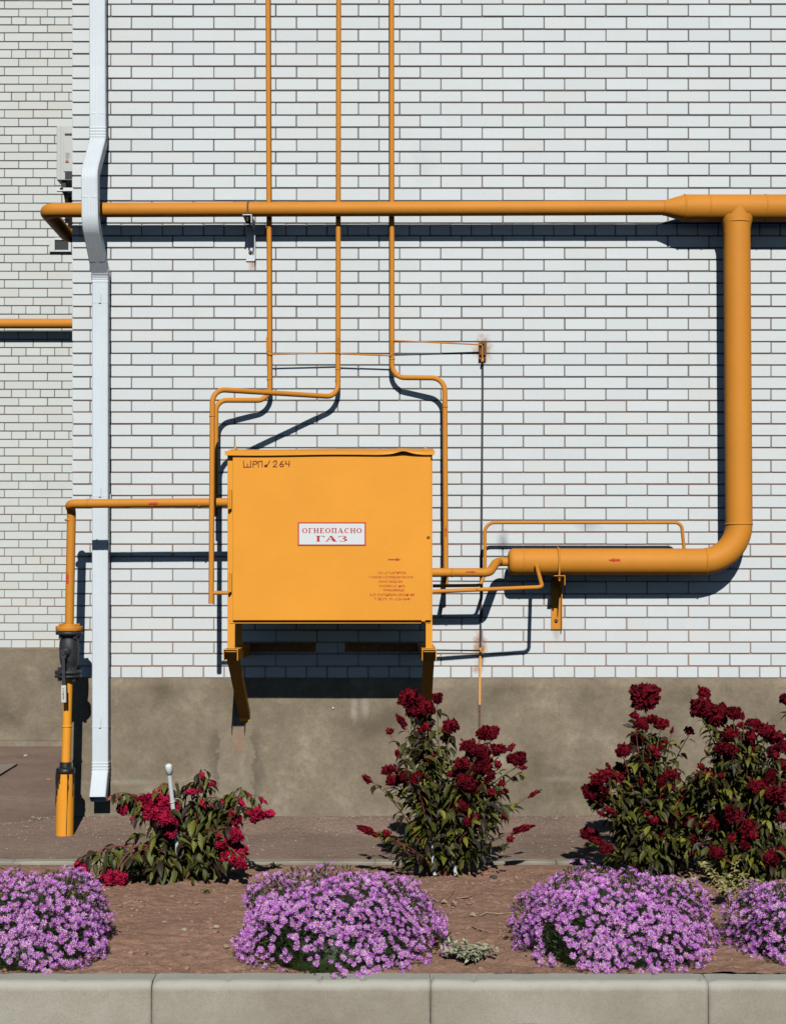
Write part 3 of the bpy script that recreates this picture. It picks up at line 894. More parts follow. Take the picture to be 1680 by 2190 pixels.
# bypass over the end
mb = MB(); q = .023
pts = [W(925, 1253, .030), W(1026, 1252, .030), W(1036.5, 1228, q), W(1036, 1117.5, q), W(1456, 1117.5, q), W(1462, 1178, .0205)]
mb.sweep(fillet(pts, [.03, .04, .062, .045], 8), .0105, 16); mb.build('bypass_pipe', M['pipe'], main)
mb = MB()
pts = [W(925, 1265, .067), W(1150, 1256, .064), W(1147, 1212, .031), W(1147, 1209, .022)]
pts[1] = W(1159, 1255.5, .0635)
mb.sweep(fillet(pts, [.035, .015], 8), .0118, 16); mb.weld(W(1147, 1211, .0295), (0, 1, -.1), .0118, .003); mb.build('impulse_pipe', M['pipe'], main)
arrow_on_pipe('flow_arrow', main, W(1012, 1261, .0655), (-1, 0, .03), .0118, .055, .012)
# inlet with double bend into the cap
mb = MB()
pts = [W(905, 1224.5, .046), W(1050, 1224.5, .044), W(1064, 1202, .0295), W(1095, 1201.5, .0206)]
pts = [W(905, 1224.5, .046), W(1046, 1224.5, .0455), W(1059, 1205, .033), W(1066, 1201.5, .0206), W(1095, 1201.5, .0204)]
mb.sweep(fillet(pts, [.05, .045, .04], 8), .0268, 24)
mb.weld(W(966, 1224.5, .046), (1, 0, 0), .0268, .002); mb.build('inlet_pipe', M['pipe'], main)
arrow_on_pipe('flow_arrow', main, W(1006, 1223, .0458), (1, 0, 0), .0268, .06, .012)

# ------------------------------------------------------------------ three risers
def riser(label, pts, rads, r, lower=None, extras=None):
    t = thing('gas_riser', pts[0], label, 'gas pipe', 'thin gas risers above the cabinet')
    mb = MB(); mb.sweep(densify(fillet(pts, rads, 9), .4), r, 18)
    for p_, d_ in (extras or []): mb.weld(p_, d_, r, .0022, .004)
    mb.build('pipe', M['pipe'], t)
    return t


qr = .0094; rr = .0158
r_1 = riser('left thin riser, bending left above the cabinet and ending in the shorter inner stub',
            [at(570.5, -560, D * (1 - qr)), W(577, 856.5, qr), W(462, 856, .0202), W(461.2, 1105, .0214)], [.085, .07], rr, extras=[(W(576, 812, qr), (0, 0, 1)), (W(573, 487, qr), (0, 0, 1))])
r_2 = riser('middle thin riser, swinging out far left to the long outer stub with a tee',
            [at(725, -560, D * (1 - qr)), W(722.5, 849, qr), W(454.5, 832.5, .062), W(451.7, 1291, .069)], [.085, .085], rr, extras=[(W(722.4, 790, qr), (0, 0, 1)), (W(453.5, 890, .063), (0, 0, 1))])
mb = MB(); mb.sweep([W(452, 1268, .0688), W(495, 1268, .0688)], .0115, 16); mb.build('branch_pipe', M['pipe'], r_2)
r_3 = riser('right thin riser, stepping right above the cabinet and ending beside it',
            [at(836.5, -560, D * (1 - qr)), W(838, 807.5, qr), W(950.5, 808.5, .0185), W(953, 1251.5, .0207)], [.085, .085], rr, extras=[(W(838, 768, qr), (0, 0, 1)), (W(951, 870, .019), (0, 0, 1))])
mb = MB(); c = W(953, 1224, .0207); mb.sweep([c, c + V((-.02, -.22, 0))], .014, 14); mb.build('branch_pipe', M['pipe'], r_3)
mk = MB(); arrow_on_pipe('flow_mark', r_3, W(952.5, 1136, .0205), (0, 0, 1), rr, .06, .012)
# welded straps and rods between the risers
rods = thing('earthing_rod', W(722, 757, .01), 'thin orange rod welded across the three thin risers', 'rod', 'thin orange earthing rods')
mb = MB(); rq = qr + .0019; k_ = .0048
for pts in ([W(570.5, 722, rq), W(571, 754, rq), W(574.5, 758, rq), W(722, 754.5, rq)], [W(722.5, 722, rq + .0003), W(723, 753, rq + .0003), W(729, 757, rq), W(836, 760.5, rq), W(839.5, 755, rq), W(839, 728, rq)]):
    mb.sweep(fillet(pts, .012, 5), k_, 10)
mb.build('rod', M['pipe'], rods)
for px in (573, 722.8, 839):
    mb = MB(); mb.sweep([W(px + random.uniform(-.5, .5), 724 + 4 * i, rq - .0004) for i in range(8)], [.006 + random.uniform(-.0015, .002) for i in range(8)], 8)
    mb.build('weld', M['pipe'], rods)
side = thing('wall_earth_terminal', W(1031, 745, 0), 'rusty clamp on the wall with an orange rod and dark strip running down', 'terminal')
mb = MB(); mb.sweep(fillet([W(841, 728.3, .0115), W(1028.5, 737, .0062), W(1031, 741, .0058), W(1031, 772, .005)], .012, 5), k_, 10)
mb.lathe(W(1031, 766, .0052), (0, 0, -1), [(0, .005), (.012, .009), (.022, .011), (.024, .006)], 12)
mb.build('rod', M['pipe'], side)
mb = MB()
for xa, xb in ((1023.5, 1029), (1032.5, 1038.5)): a_, b_ = W(xa, 732.5, 0), W(xb, 762, 0); mb.box((a_.x, D - .045, b_.z), (b_.x, D - .001, a_.z))
a_, b_ = W(1023.5, 733, 0), W(1038.5, 738, 0); mb.box((a_.x + .001, D - .043, b_.z), (b_.x - .001, D - .001, a_.z - .001))
for xa, xb in ((1023, 1028), (1033, 1037.5)): a_, b_ = W(xa, 764, 0), W(xb, 770, 0); mb.lathe(((a_.x + b_.x) / 2, D - .022, b_.z), (0, 0, 1), [(0, .010), (.018, .010)], 6)
mb.build('clamp', M['rust'], side, .003)
mb = MB(); pr = [W(1031.5, 770, .0014), W(1031.2, 860, .0014), W(1030, 1000, .0012), W(1029, 1120, .0014), W(1028, 1240, .0012), W(1026.5, 1385, .0014)]
for a_, b_ in zip(pr, pr[1:]): mb.bar(a_, b_, .0125, .005, V((0, -1, 0)))
mb.build('upper_strip', M['dark'], side)
mb = MB(); pr = [W(1026.5, 1385, .0016), W(1025.6, 1445, .0018), W(1025.2, 1507, .003)]
for a_, b_ in zip(pr, pr[1:]): mb.bar(a_, b_, .0125, .005, V((0, -1, 0)))
mb.build('painted_strip', M['pipe_dirty'], side)
mb = MB(); pr = [W(1025.2, 1507, .003), W(1024.8, 1600, .003), W(1024, 1760, .003)]
for a_, b_ in zip(pr, pr[1:]): mb.bar(a_, b_, .0125, .005, V((0, -1, 0)))
mb.build('lower_strip', M['rust'], side)
low = thing('earthing_rod', W(980, 1391, .01), 'short thin orange rod from the right cabinet bracket to the rust spot', 'rod', 'thin orange earthing rods')
mb = MB(); mb.sweep([W(905, 1390, .011), W(1026.5, 1391.5, .004)], .0045, 10); mb.build('rod', M['pipe'], low)
low.location = W(980, 1391, .01)

# ------------------------------------------------------------------ pipe supports
def pipe_support(label, axis, r, mat, plate, zt, zb, boltm, arm=.2, w=.065, rustnut=True):
    """angle bracket on the wall; the pipe lies on its arm under a U bolt"""
    br = thing('pipe_bracket', (axis.x, D, zb), label, 'bracket', 'pipe brackets on the wall')
    x0 = axis.x - w / 2; x1 = axis.x + w / 2; t = .006; top = axis.z - r - .001; ya = axis.y - r - .03
    mb = MB(); mb.box((x0, ya, top - t), (x1, D - .012, top)); mb.prism([(x1 - t, ya, top - t), (x1 - t, ya, top - w * .9), (x1 - t, D - .012, top - w * 1.15), (x1 - t, D - .012, top - t)], (t, 0, 0))
    mb.build('arm', mat, br, .0015)
    mb = MB(); xa, xb = plate; mb.box((xa, D - .010, zb), (xb, D - .002, zt)); mb.box((xb - t, D - .045, zb), (xb, D - .010, top - w))
    mb.build('wall_plate', mat, br, .0015)
    mb = MB(); xm = (xa + xb) / 2 - .002
    mb.lathe((xm, D - .010, zb + .055), (0, -1, 0), [(0, .013), (.003, .013)], 20); mb.lathe((xm, D - .013, zb + .055), (0, -1, 0), [(0, .009), (.009, .009), (.010, .007)], 6)
    mb.build('wall_bolt', M['rust'], br)
    mb = MB(); n = 18; pts = [V((axis.x, axis.y + r + .006, top - .03))]
    for k in range(n + 1):
        a = R(180 * k / n); pts.append(V((axis.x, axis.y + (r + .006) * math.cos(a), axis.z + (r + .006) * math.sin(a))))
    pts.append(V((axis.x, axis.y - r - .006, top - .035)))
    mb.sweep(pts, .0055, 10)
    for sy in (1, -1): mb.lathe((axis.x, axis.y + sy * (r + .006), top - t), (0, 0, -1), [(0, .012), (.012, .012)], 6)
    mb.build('u_bolt', boltm, br)
    return br


ax = W(531, 448.6, Q1); a_, b_ = W(526.5, 0, .0), W(547, 0, .0)
pipe_support('white angle bracket with a dark U bolt under the upper gas main', V((ax.x, ax.y, ax.z)), r1, M['white_br'], (a_.x, b_.x), wz(484), wz(559.5), M['rust'], w=.058)
ax = W(1192, 1201.5, .0204); a_, b_ = W(1177.5, 0, 0), W(1200, 0, 0)
pipe_support('orange angle bracket under the capped end of the gas main', ax, rv, M['pipe'], (a_.x, b_.x), wz(1236), wz(1346), M['pipe'], w=.068)

# ------------------------------------------------------------------ left inlet with valve
ql = .0405
inlet = thing('valved_gas_pipe', at(138, 1788, D * .958), 'orange pipe rising from the asphalt through a black valve, then across to the cabinet', 'gas pipe')
mb = MB(); rp_ = .0268
A = W(490, 1074.5, .0486); B = W(146.5, 1077.5, .0486); C_ = V((B.x + .012, D * (1 - ql), B.z - .012)); 
pts = [A, B, V((B.x, D * (1 - ql), B.z - .005)), W(148.6, 1342, ql)]
mb.sweep(densify(fillet([A, B, V((B.x + .003, D * (1 - ql), B.z - .035)), W(148.6, 1342, ql)], [.04, .04], 10), .4), rp_, 24)
for px in (188, 427): mb.weld(W(px, 1076.5, .0486), (1, 0, 0), rp_, .002)
mb.weld(W(149, 1112, ql), (0, 0, 1), rp_, .002)
mb.build('upper_pipe', M['pipe_dirty'] if False else M['pipe'], inlet)
arrow_on_pipe('flow_arrow', inlet, W(330, 1077, .0486), (1, 0, 0), rp_, .058, .022)
arrow_on_pipe('flow_arrow', inlet, W(147, 1236, ql), (0, 0, 1), rp_, .062, .026)
dn = V((0, 0, -1)); fl = W(148.5, 1338.5, ql); sc = D * (1 - ql) / F
def bolts(mb, c, rad, z, h, n=4, ph=45, mi=0):
    for k in range(n):
        a = R(ph + 360 * k / n); mb.lathe((c.x + rad * math.cos(a), c.y + rad * math.sin(a), z), (0, 0, -1), [(0, .012), (h, .012)], 6, mi, False)
mb = MB(); mb.lathe(fl, dn, [(-.012, .034), (0, .038), (.001, .079), (.004, .081), (.026, .081), (.029, .079)], 40); bolts(mb, fl, .062, fl.z + .013, .012)
mb.build('flange', M['pipe'], inlet)
z0_ = fl.z
mb = MB(); mb.lathe((fl.x, fl.y, z0_ - .034), dn, [(0, .078), (.002, .081), (.019, .081), (.021, .06), (.035, .045), (.045, .050), (.060, .058), (.10, .060), (.165, .058), (.195, .053), (.215, .044), (.235, .044)], 40)
bolts(mb, fl, .062, z0_ - .055, .022)
zz = z0_ - .034 - .235
mb.lathe((fl.x - .006, fl.y, zz), dn, [(0, .06), (.001, .080), (.022, .080), (.0225, .045), (.028, .045), (.0285, .081), (.043, .081), (.044, .05)], 40)
bolts(mb, fl + V((-.006, 0, 0)), .062, zz + .02, .02); bolts(mb, fl + V((-.006, 0, 0)), .062, zz - .044, .02)
valve = mb.build('valve_body', M['dark'], inlet)
hub = W(136.5, 1396.5, ql) + V((0, -.10, 0)); hub = at(136.2, 1396.5, hub.y)
mb = MB(); hb = V((fl.x - .004, fl.y - .045, hub.z + .008)); mb.lathe(hb, (hub - hb), [(0, .03), (.035, .024), (.036, .016), ((hub - hb).length + .006, .016), ((hub - hb).length + .012, .012)], 20)
mb.build('valve_stem', M['dark'], valve)
g0 = at(136.8, 1467, hub.y - .004)
mb = MB(); mb.bar(hub + V((0, -.002, .018)), hub + V((0, -.004, -.03)), .034, .008, V((0, -1, 0))); mb.bar(hub + V((0, -.004, -.03)), g0, .019, .008, V((0, -1, 0)), w2=.021)
mb.lathe(hub + V((0, -.006, 0)), (0, -1, 0), [(0, .010), (.008, .010)], 6); 
lever = mb.build('lever', M['dark'], valve, .002)
g1 = at(137, 1503, hub.y - .006)
mb = MB(); mb.bar(g0 + V((0, -.001, .004)), g1, .031, .018, V((0, -1, 0))); mb.build('grip', M['grip'], lever, .005)
mb = MB(); vs, fs = text_polys('( CIBAR', 1, .01); gx = max(v.x for v in vs); 
k = .07 / gx
mb.add([(g0.x - .004 + v.y * .012, g0.y - .0125, g0.z - .012 - v.x * k) for v in vs], fs); mb.build('grip_lettering', M['acdark'], lever)
lowp = [V((fl.x - .006, fl.y, zz - .03)), W(143.5, 1560, ql + .0005), W(141.2, 1640, ql + .001)]
mb = MB(); mb.sweep(densify(lowp, .2), rp_ * 1.03, 24); mb.weld(W(143.7, 1553, ql + .0005), (0, 0, 1), rp_ * 1.03, .003); mb.build('lower_pipe', M['box'], inlet)
s0_ = W(140.6, 1650, ql + .0015); s1_ = at(138.2, 1800, D * .958)
mb = MB(); mb.sweep([s0_, s1_], [.0545, .0535], 32); sleeve = mb.build('ground_sleeve', M['box'], inlet)
ds = (s1_ - s0_).normalized()
mb = MB(); mb.lathe(s0_ - ds * .058, ds, [(0, .031), (.002, .036), (.03, .037), (.034, .045), (.037, .056), (.055, .058), (.068, .0565), (.072, .05)], 28)
for ang, L, w in ((-1.25, .20, .008), (-.8, .13, .010), (-.62, .09, .012), (-.45, .06, .012), (.42, .40, .006), (.5, .10, .010), (1.15, .14, .007), (-.98, .17, .006), (1.3, .06, .012)):
    pts = []; rs = []; n = 8
    st = .0 if L > .04 else 0
    for i in range(n + 1):
        t = i / n; aa = ang + .05 * noise.noise(V((ang * 9, t * 3, 0))) + (.0 if L < .3 else .04 * (1 - t) * 2 - .04 * t)
        p_ = s0_ + ds * (.01 + L * t); rad = .0545
        pts.append(p_ + V((math.sin(aa), -math.cos(aa), 0)) * (rad + .0005)); rs.append(w * (.55 * (1 - t) + .45 * (.8 + .4 * math.sin(t * 9))) * (1 if t < .97 else .8) * .62)
    mb.sweep(pts, rs, 8)
mb.build('tar_seal', M['tar'], sleeve)

# pipe on the set back wall
t_ = thing('wall_gas_pipe', at(0, 692, RY * .99), 'orange gas pipe on the set back wall, ending at the corner', 'gas pipe')
mb = MB(); mb.sweep([at(-800, 692, RY * .9898), at(300, 692, RY * .9898)], .0437, 24); mb.build('pipe', M['pipe'], t_)

# ------------------------------------------------------------------ downspout
spout = thing('downspout', W(213, 1705, .008), 'white ribbed square downspout that bulges round the gas main', 'downspout')
X0 = lambda px, q: (px - CX) * D * (1 - q) / F
def zq(y, q): return EYE + (HY - y) * D * (1 - q) / F
qa, qb = .0078, .0355
Ya, Yb = D * (1 - qa), D * (1 - qb)
xt, xm, xb_ = X0(211.5, qa), X0(193.5, qb), X0(216.5, qa)
up_pts = [(xt - .012, Ya, 7.3), (xt, Ya, zq(303, qa)), (xm, Yb, zq(372, qb)), (xm + .004, Yb, zq(478, qb)), (xb_, Ya, zq(588, qa)), (xb_, Ya, zq(1648, qa)), (xb_ + .002, Ya - .105, zq(1648, qa) - .165)]
ctr = fillet(up_pts, [.05, .09, .12, .09, .05][:5], 8)
ctr = densify(ctr, .25)
def rect_profile(w=.1005, d=.075, ribs=5):
    pr = []; n = ribs * 4
    for i in range(n + 1):
        u = -w / 2 + .006 + (w - .012) * i / n; k = i % 4
        pr.append((u, -d / 2 + (.0016 if (k in (2, 3) and 1 < i < n - 1) else 0)))
    pr = [(-w / 2, -d / 2 + .006)] + pr + [(w / 2, -d / 2 + .006), (w / 2, d / 2 - .006), (w / 2 - .006, d / 2), (-w / 2 + .006, d / 2), (-w / 2, d / 2 - .006)]
    return pr
def spout_mesh(mb, pts, sc=None, prof=None, mi=0, capend=True, wall_t=.002):
    prof = prof or rect_profile(); n = len(prof); rings = []
    for i, p in enumerate(pts):
        t = (pts[min(i + 1, len(pts) - 1)] - pts[max(i - 1, 0)]).normalized()
        x = V((1, 0, 0)); x = (x - t * x.dot(t)).normalized(); nn = t.cross(x)   # toward the wall side
        if nn.y < 0: nn = -nn
        s_ = sc[i] if sc else 1
        rings.append([p + x * u * s_ + nn * v * s_ for u, v in prof])
    vs = [v for r_ in rings for v in r_]; fs = []
    for i in range(len(pts) - 1):
        for j in range(n): fs.append((i * n + j, i * n + (j + 1) % n, (i + 1) * n + (j + 1) % n, (i + 1) * n + j))
    mb.add(vs, fs, mi, False)
    return rings
# crimped collars at the bends: scale ripples along the path
def arc_len(pts):
    L = [0]
    for a, b in zip(pts, pts[1:]): L.append(L[-1] + (b - a).length)
    return L
L = arc_len(ctr)
def z_to_len(zv):
    for i in range(len(ctr) - 1):
        if ctr[i].z >= zv >= ctr[i + 1].z: return L[i] + (L[i + 1] - L[i]) * (ctr[i].z - zv) / (ctr[i].z - ctr[i + 1].z + 1e-9)
    return L[-1]
zones = [z_to_len(zq(289, qa)), z_to_len(zq(592, qa)), z_to_len(zq(1643, qa))]
allL = set(round(x, 5) for x in L)
for zc in zones:
    for k in range(-24, 25): allL.add(round(zc + k * .0022, 5))
allL = sorted(x for x in allL if 0 <= x <= L[-1])
def at_len(s_):
    for i in range(len(L) - 1):
        if L[i] <= s_ <= L[i + 1] + 1e-9: return ctr[i].lerp(ctr[i + 1], (s_ - L[i]) / max(1e-9, L[i + 1] - L[i]))
    return ctr[-1]
pts = [at_len(s_) for s_ in allL]; sc = []
for s_ in allL:
    k = 1.0
    for zc in zones:
        if abs(s_ - zc) < .046: k += .055 * (.5 - .5 * math.cos((s_ - zc + .046) / .0184 * 2 * math.pi))
    sc.append(k)
mb = MB(); rings = spout_mesh(mb, pts, sc)
inner = [V(p) for p in rings[-1]]; cen = sum(inner, V()) / len(inner)
dirv = (pts[-1] - pts[-2]).normalized(); m = len(inner)
small = [cen + (p - cen) * .955 for p in inner]; deep = [p - dirv * .15 for p in small]
mb.add(inner + small + deep, [(i, (i + 1) % m, m + (i + 1) % m, m + i) for i in range(m)] + [(m + i, m + (i + 1) % m, 2 * m + (i + 1) % m, 2 * m + i) for i in range(m)] + [list(range(2 * m, 3 * m))], 0)
mb.build('pipe', M['white'], spout)
for py, q in ((247, qa), (425, qb), (553, None), (650, qa), (1063, qa), (1555, qa)):
    q = q or .016
    s_ = z_to_len(zq(py, q)); p_ = at_len(s_); d_ = (at_len(s_ + .01) - p_).normalized()
    mb = MB(); spout_mesh(mb, [p_ - d_ * .014, p_ + d_ * .0], [1.018, 1.018], rect_profile(ribs=1)); spout_mesh(mb, [p_, p_ + d_ * .001], [1.018, 1.0], rect_profile(ribs=1))
    if py in (650, 1063, 1555):
        mb.box((p_.x - .008, p_.y - .0405, p_.z - .004), (p_.x + .008, p_.y - .036, p_.z - .0005), 1)
        mb.box((p_.x + .0065, p_.y - .0395, p_.z), (p_.x + .0078, p_.y - .038, p_.z + .055), 1)
        mb.box((p_.x - .02, p_.y + .03, p_.z - .02), (p_.x + .055, D - .002, p_.z + .02), 0) if py == 1063 else None
    mb.build('joint', [M['white'], M['acdark']], spout)

# ------------------------------------------------------------------ air conditioner behind the corner
YA = RY - .42
ac = thing('air_conditioner', at(170, 390, YA), 'pale grey outdoor air conditioner half hidden behind the wall corner', 'air conditioner')
z_ = lambda x, y: at((150 + x * .2511) / 1.8, (450 + y * .2511) / 1.8, YA)
a_, b_ = z_(272, 135), z_(500, 968)
mb = MB(); mb.box((a_.x, YA, b_.z), (a_.x + .78, YA + .3, a_.z)); body = mb.build('casing', M['ac'], ac, .008)
c0, c1 = z_(337, 140), z_(345, 950); mb = MB(); mb.box((c0.x, YA - .001, c1.z), (c0.x + .0025, YA + .004, c0.z), 0)
mb.build('panel_seam', M['grey'], ac)
mb = MB(); c0, c1 = z_(382, 205), z_(700, 840); mb.box((c0.x, YA - .008, c1.z), (c1.x + .3, YA + .004, c0.z)); mb.build('service_panel', M['ac'], ac, .003)
mb = MB(); c0, c1 = z_(402, 258), z_(530, 292); mb.box((c0.x, YA - .0095, c1.z), (c1.x, YA - .006, c0.z)); mb.build('handle_recess', M['acdark'], ac)
mb = MB(); c0, c1 = z_(385, 842), z_(700, 955); mb.box((c0.x + .01, YA - .0025, c1.z), (c1.x, YA + .004, c0.z)); mb.build('lower_recess', M['acdark'], ac, .002)
mb = MB(); random.seed(3)
for i in range(9):
    c0, c1 = z_(412, 555 + i * 10), z_(412 + random.uniform(50, 85), 559 + i * 10); mb.box((c0.x, YA - .0092, c1.z), (c1.x, YA - .006, c0.z))
mb.build('rating_label', M['grey'], ac)
mb = MB(); tri = [z_(438, 648), z_(473, 708), z_(403, 708)]
mb.prism([(p.x, YA - .0095, p.z) for p in tri], (0, .004, 0), 1); ctr_ = sum(tri, V()) / 3; 
mb.prism([((p.x - ctr_.x) * .72 + ctr_.x, YA - .0105, (p.z - ctr_.z) * .72 + ctr_.z) for p in tri], (0, .003, 0), 0)
c0 = z_(438, 668); mb.prism([(c0.x, YA - .0115, c0.z), (c0.x + .006, YA - .0115, c0.z - .018), (c0.x - .001, YA - .0115, c0.z - .026), (c0.x - .006, YA - .0115, c0.z - .016)], (0, .002, 0), 1)
mb.build('warning_triangle', [M['sign_orange'], M['acdark']], ac)
acb = thing('condenser_bracket', at(160, 420, RY), 'white wall bracket with a black strut under the air conditioner', 'bracket')
mb = MB(); c0 = z_(245, 1075); c1 = z_(320, 1110)
mb.box((c0.x + .01, YA + .02, c1.z - .01), (c0.x + .65, YA + .05, c0.z)); mb.box((c0.x + .04, YA + .02, c1.z), (c0.x + .07, RY - .002, c0.z)); mb.build('rail', M['white_br'], acb, .001)
mb = MB(); c2 = z_(300, 985)
mb.bar(V((c0.x + .08, YA + .03, c1.z)), V((c0.x + .08, RY - .02, c1.z - .33)), .03, .005, V((0, -1, 1))); mb.build('strut', M['rust'], acb)
mb = MB(); 
mb.box((c2.x + .02, YA + .03, c0.z - .001), (c2.x + .06, YA + .09, z_(0, 970).z - .002)); mb.build('foot', M['acdark'], acb)
mb = MB(); cc = at(148, 429, RY - .06); mb.box((cc.x - .03, RY - .1, cc.z - .02), (cc.x + .05, RY - .002, cc.z + .02)); 
tag(mb.build('junction_box', M['acdark'], None, .004), 'small black box on the set back wall just above the pipe bend', 'box')

# ------------------------------------------------------------------ plants
def bez(p0, p1, p2, n=10):
    return [p0 * (1 - t) ** 2 + p1 * 2 * t * (1 - t) + p2 * t * t for t in (i / n for i in range(n + 1))]


def leaf(mb, p, d, nrm, L, Wd, droop=.5, mi=0):
    """a folded, drooping pointed leaf; d = the way it grows"""
    d = d.normalized(); s_ = d.cross(nrm)
    if s_.length < .05: s_ = d.orthogonal()
    s_.normalize(); nrm = s_.cross(d).normalized(); vs = []; uv = []
    prof = (0.10, .62, 1.0, .86, .48, .03); n = len(prof) - 1; fold = random.uniform(.2, .8); tw = random.uniform(-.9, .9)
    cur = p.copy(); dd = d.copy()
    for i, w in enumerate(prof):
        t = i / n
        for k in (-1, 0, 1):
            sv = s_ * math.cos(tw * t) + nrm * math.sin(tw * t)
            vs.append(cur + sv * k * w * Wd / 2 + nrm * (abs(k) * w * Wd * fold * .5 + (.05 * Wd * math.sin(i * 2.1 + k)))); uv.append((k * .5 + .5, t))
        dd = (dd + V((0, 0, -1)) * droop / n).normalized(); nrm = s_.cross(dd).normalized()
        cur = cur + dd * L / n
    fs = []
    for i in range(n):
        for k in range(2): a = i * 3 + k; fs.append((a, a + 1, a + 4, a + 3))
    mb.add(vs, fs, mi, True, uv)


def ico(sub):
    import bmesh
    bm = bmesh.new(); bmesh.ops.create_icosphere(bm, subdivisions=sub, radius=1)
    vs = [v.co.copy() for v in bm.verts]; fs = [[v.index for v in f.verts] for f in bm.faces]; bm.free(); return vs, fs


ICO4, ICO3, ICO1 = ico(5), ico(3), ico(2)
def crest_mesh(name, seed, mat, big=True):
    """a cockscomb head: folded, brain-like crest, unit radius"""
    vs0, fs = (ICO4 if big else ICO3); o = V((seed * 13.1, seed * 3.7, 1)); vs = []
    for v in vs0:
        lo = noise.noise(v * 1.6 + o) * (.22 if seed < 3 else .62)
        rid = 1 - abs(noise.noise(v * 3.8 + o)) * 2.6
        rid2 = 1 - abs(noise.noise(v * 9.0 + o * 2)) * 2.4
        r = .74 + lo + .24 * rid + (.15 * rid2)
        under = smooth(-.2, -.95, v.z) * .35
        vs.append(V((v.x, v.y * .85, v.z * .92)) * r * (1 - under))
    mb = MB(); mb.add([v * .84 for v in vs], fs, 0, True)
    rnd = random.Random(seed)
    for i in range(75 if big else 34):      # wavy frills that stand off the crest
        v = vs[rnd.randrange(len(vs))]
        if v.z < -.45 and rnd.random() < .7: continue
        nr = (v.normalized() + V((rnd.uniform(-.5, .5), rnd.uniform(-.5, .5), rnd.uniform(-.2, .5)))).normalized()
        tg = nr.cross(V((rnd.uniform(-1, 1), rnd.uniform(-1, 1), rnd.uniform(-1, 1)))).normalized(); bt = nr.cross(tg)
        Lr = rnd.uniform(.28, .6); hh = rnd.uniform(.14, .34); am = rnd.uniform(.05, .12); ph = rnd.random() * 6; n = 9; rows = []
        for j in range(n + 1):
            u = j / n - .5; w = math.sin(ph + j * 1.5) * am; e = math.cos(u * 2.6)
            c0 = v * .80 + tg * Lr * u * .8 + bt * w * .4; c1 = v * .9 + tg * Lr * u * 1.25 + bt * w * 1.5 + nr * hh * e * (1 + .25 * math.sin(j * 2.3 + ph))
            rows += [c0, c0.lerp(c1, .55) + bt * w * .5, c1]
        mb.add(rows, [(3 * j + q, 3 * j + q + 1, 3 * j + q + 4, 3 * j + q + 3) for j in range(n) for q in (0, 1)], 0, True)
    o_ = mb.build(name, mat); me = o_.data; bpy.data.objects.remove(o_); return me


random.seed(11)
HEADS = {}
for key, m in (('head', M['head']), ('head2', M['head2']), ('head_dry', M['head_dry'])):
    HEADS[key] = ([crest_mesh('crest', i + 1, m) for i in range(4)], [crest_mesh('small_crest', i + 7, m, False) for i in range(4)])


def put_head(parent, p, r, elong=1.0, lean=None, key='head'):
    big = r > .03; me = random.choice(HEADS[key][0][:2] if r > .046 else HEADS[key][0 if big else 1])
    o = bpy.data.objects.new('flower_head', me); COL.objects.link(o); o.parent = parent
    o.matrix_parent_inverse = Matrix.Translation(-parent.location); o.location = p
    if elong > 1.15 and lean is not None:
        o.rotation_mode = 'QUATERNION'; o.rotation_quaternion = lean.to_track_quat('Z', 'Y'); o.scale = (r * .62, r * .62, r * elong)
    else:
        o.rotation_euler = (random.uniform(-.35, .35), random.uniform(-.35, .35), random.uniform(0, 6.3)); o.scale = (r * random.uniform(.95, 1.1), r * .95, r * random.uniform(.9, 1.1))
    return o


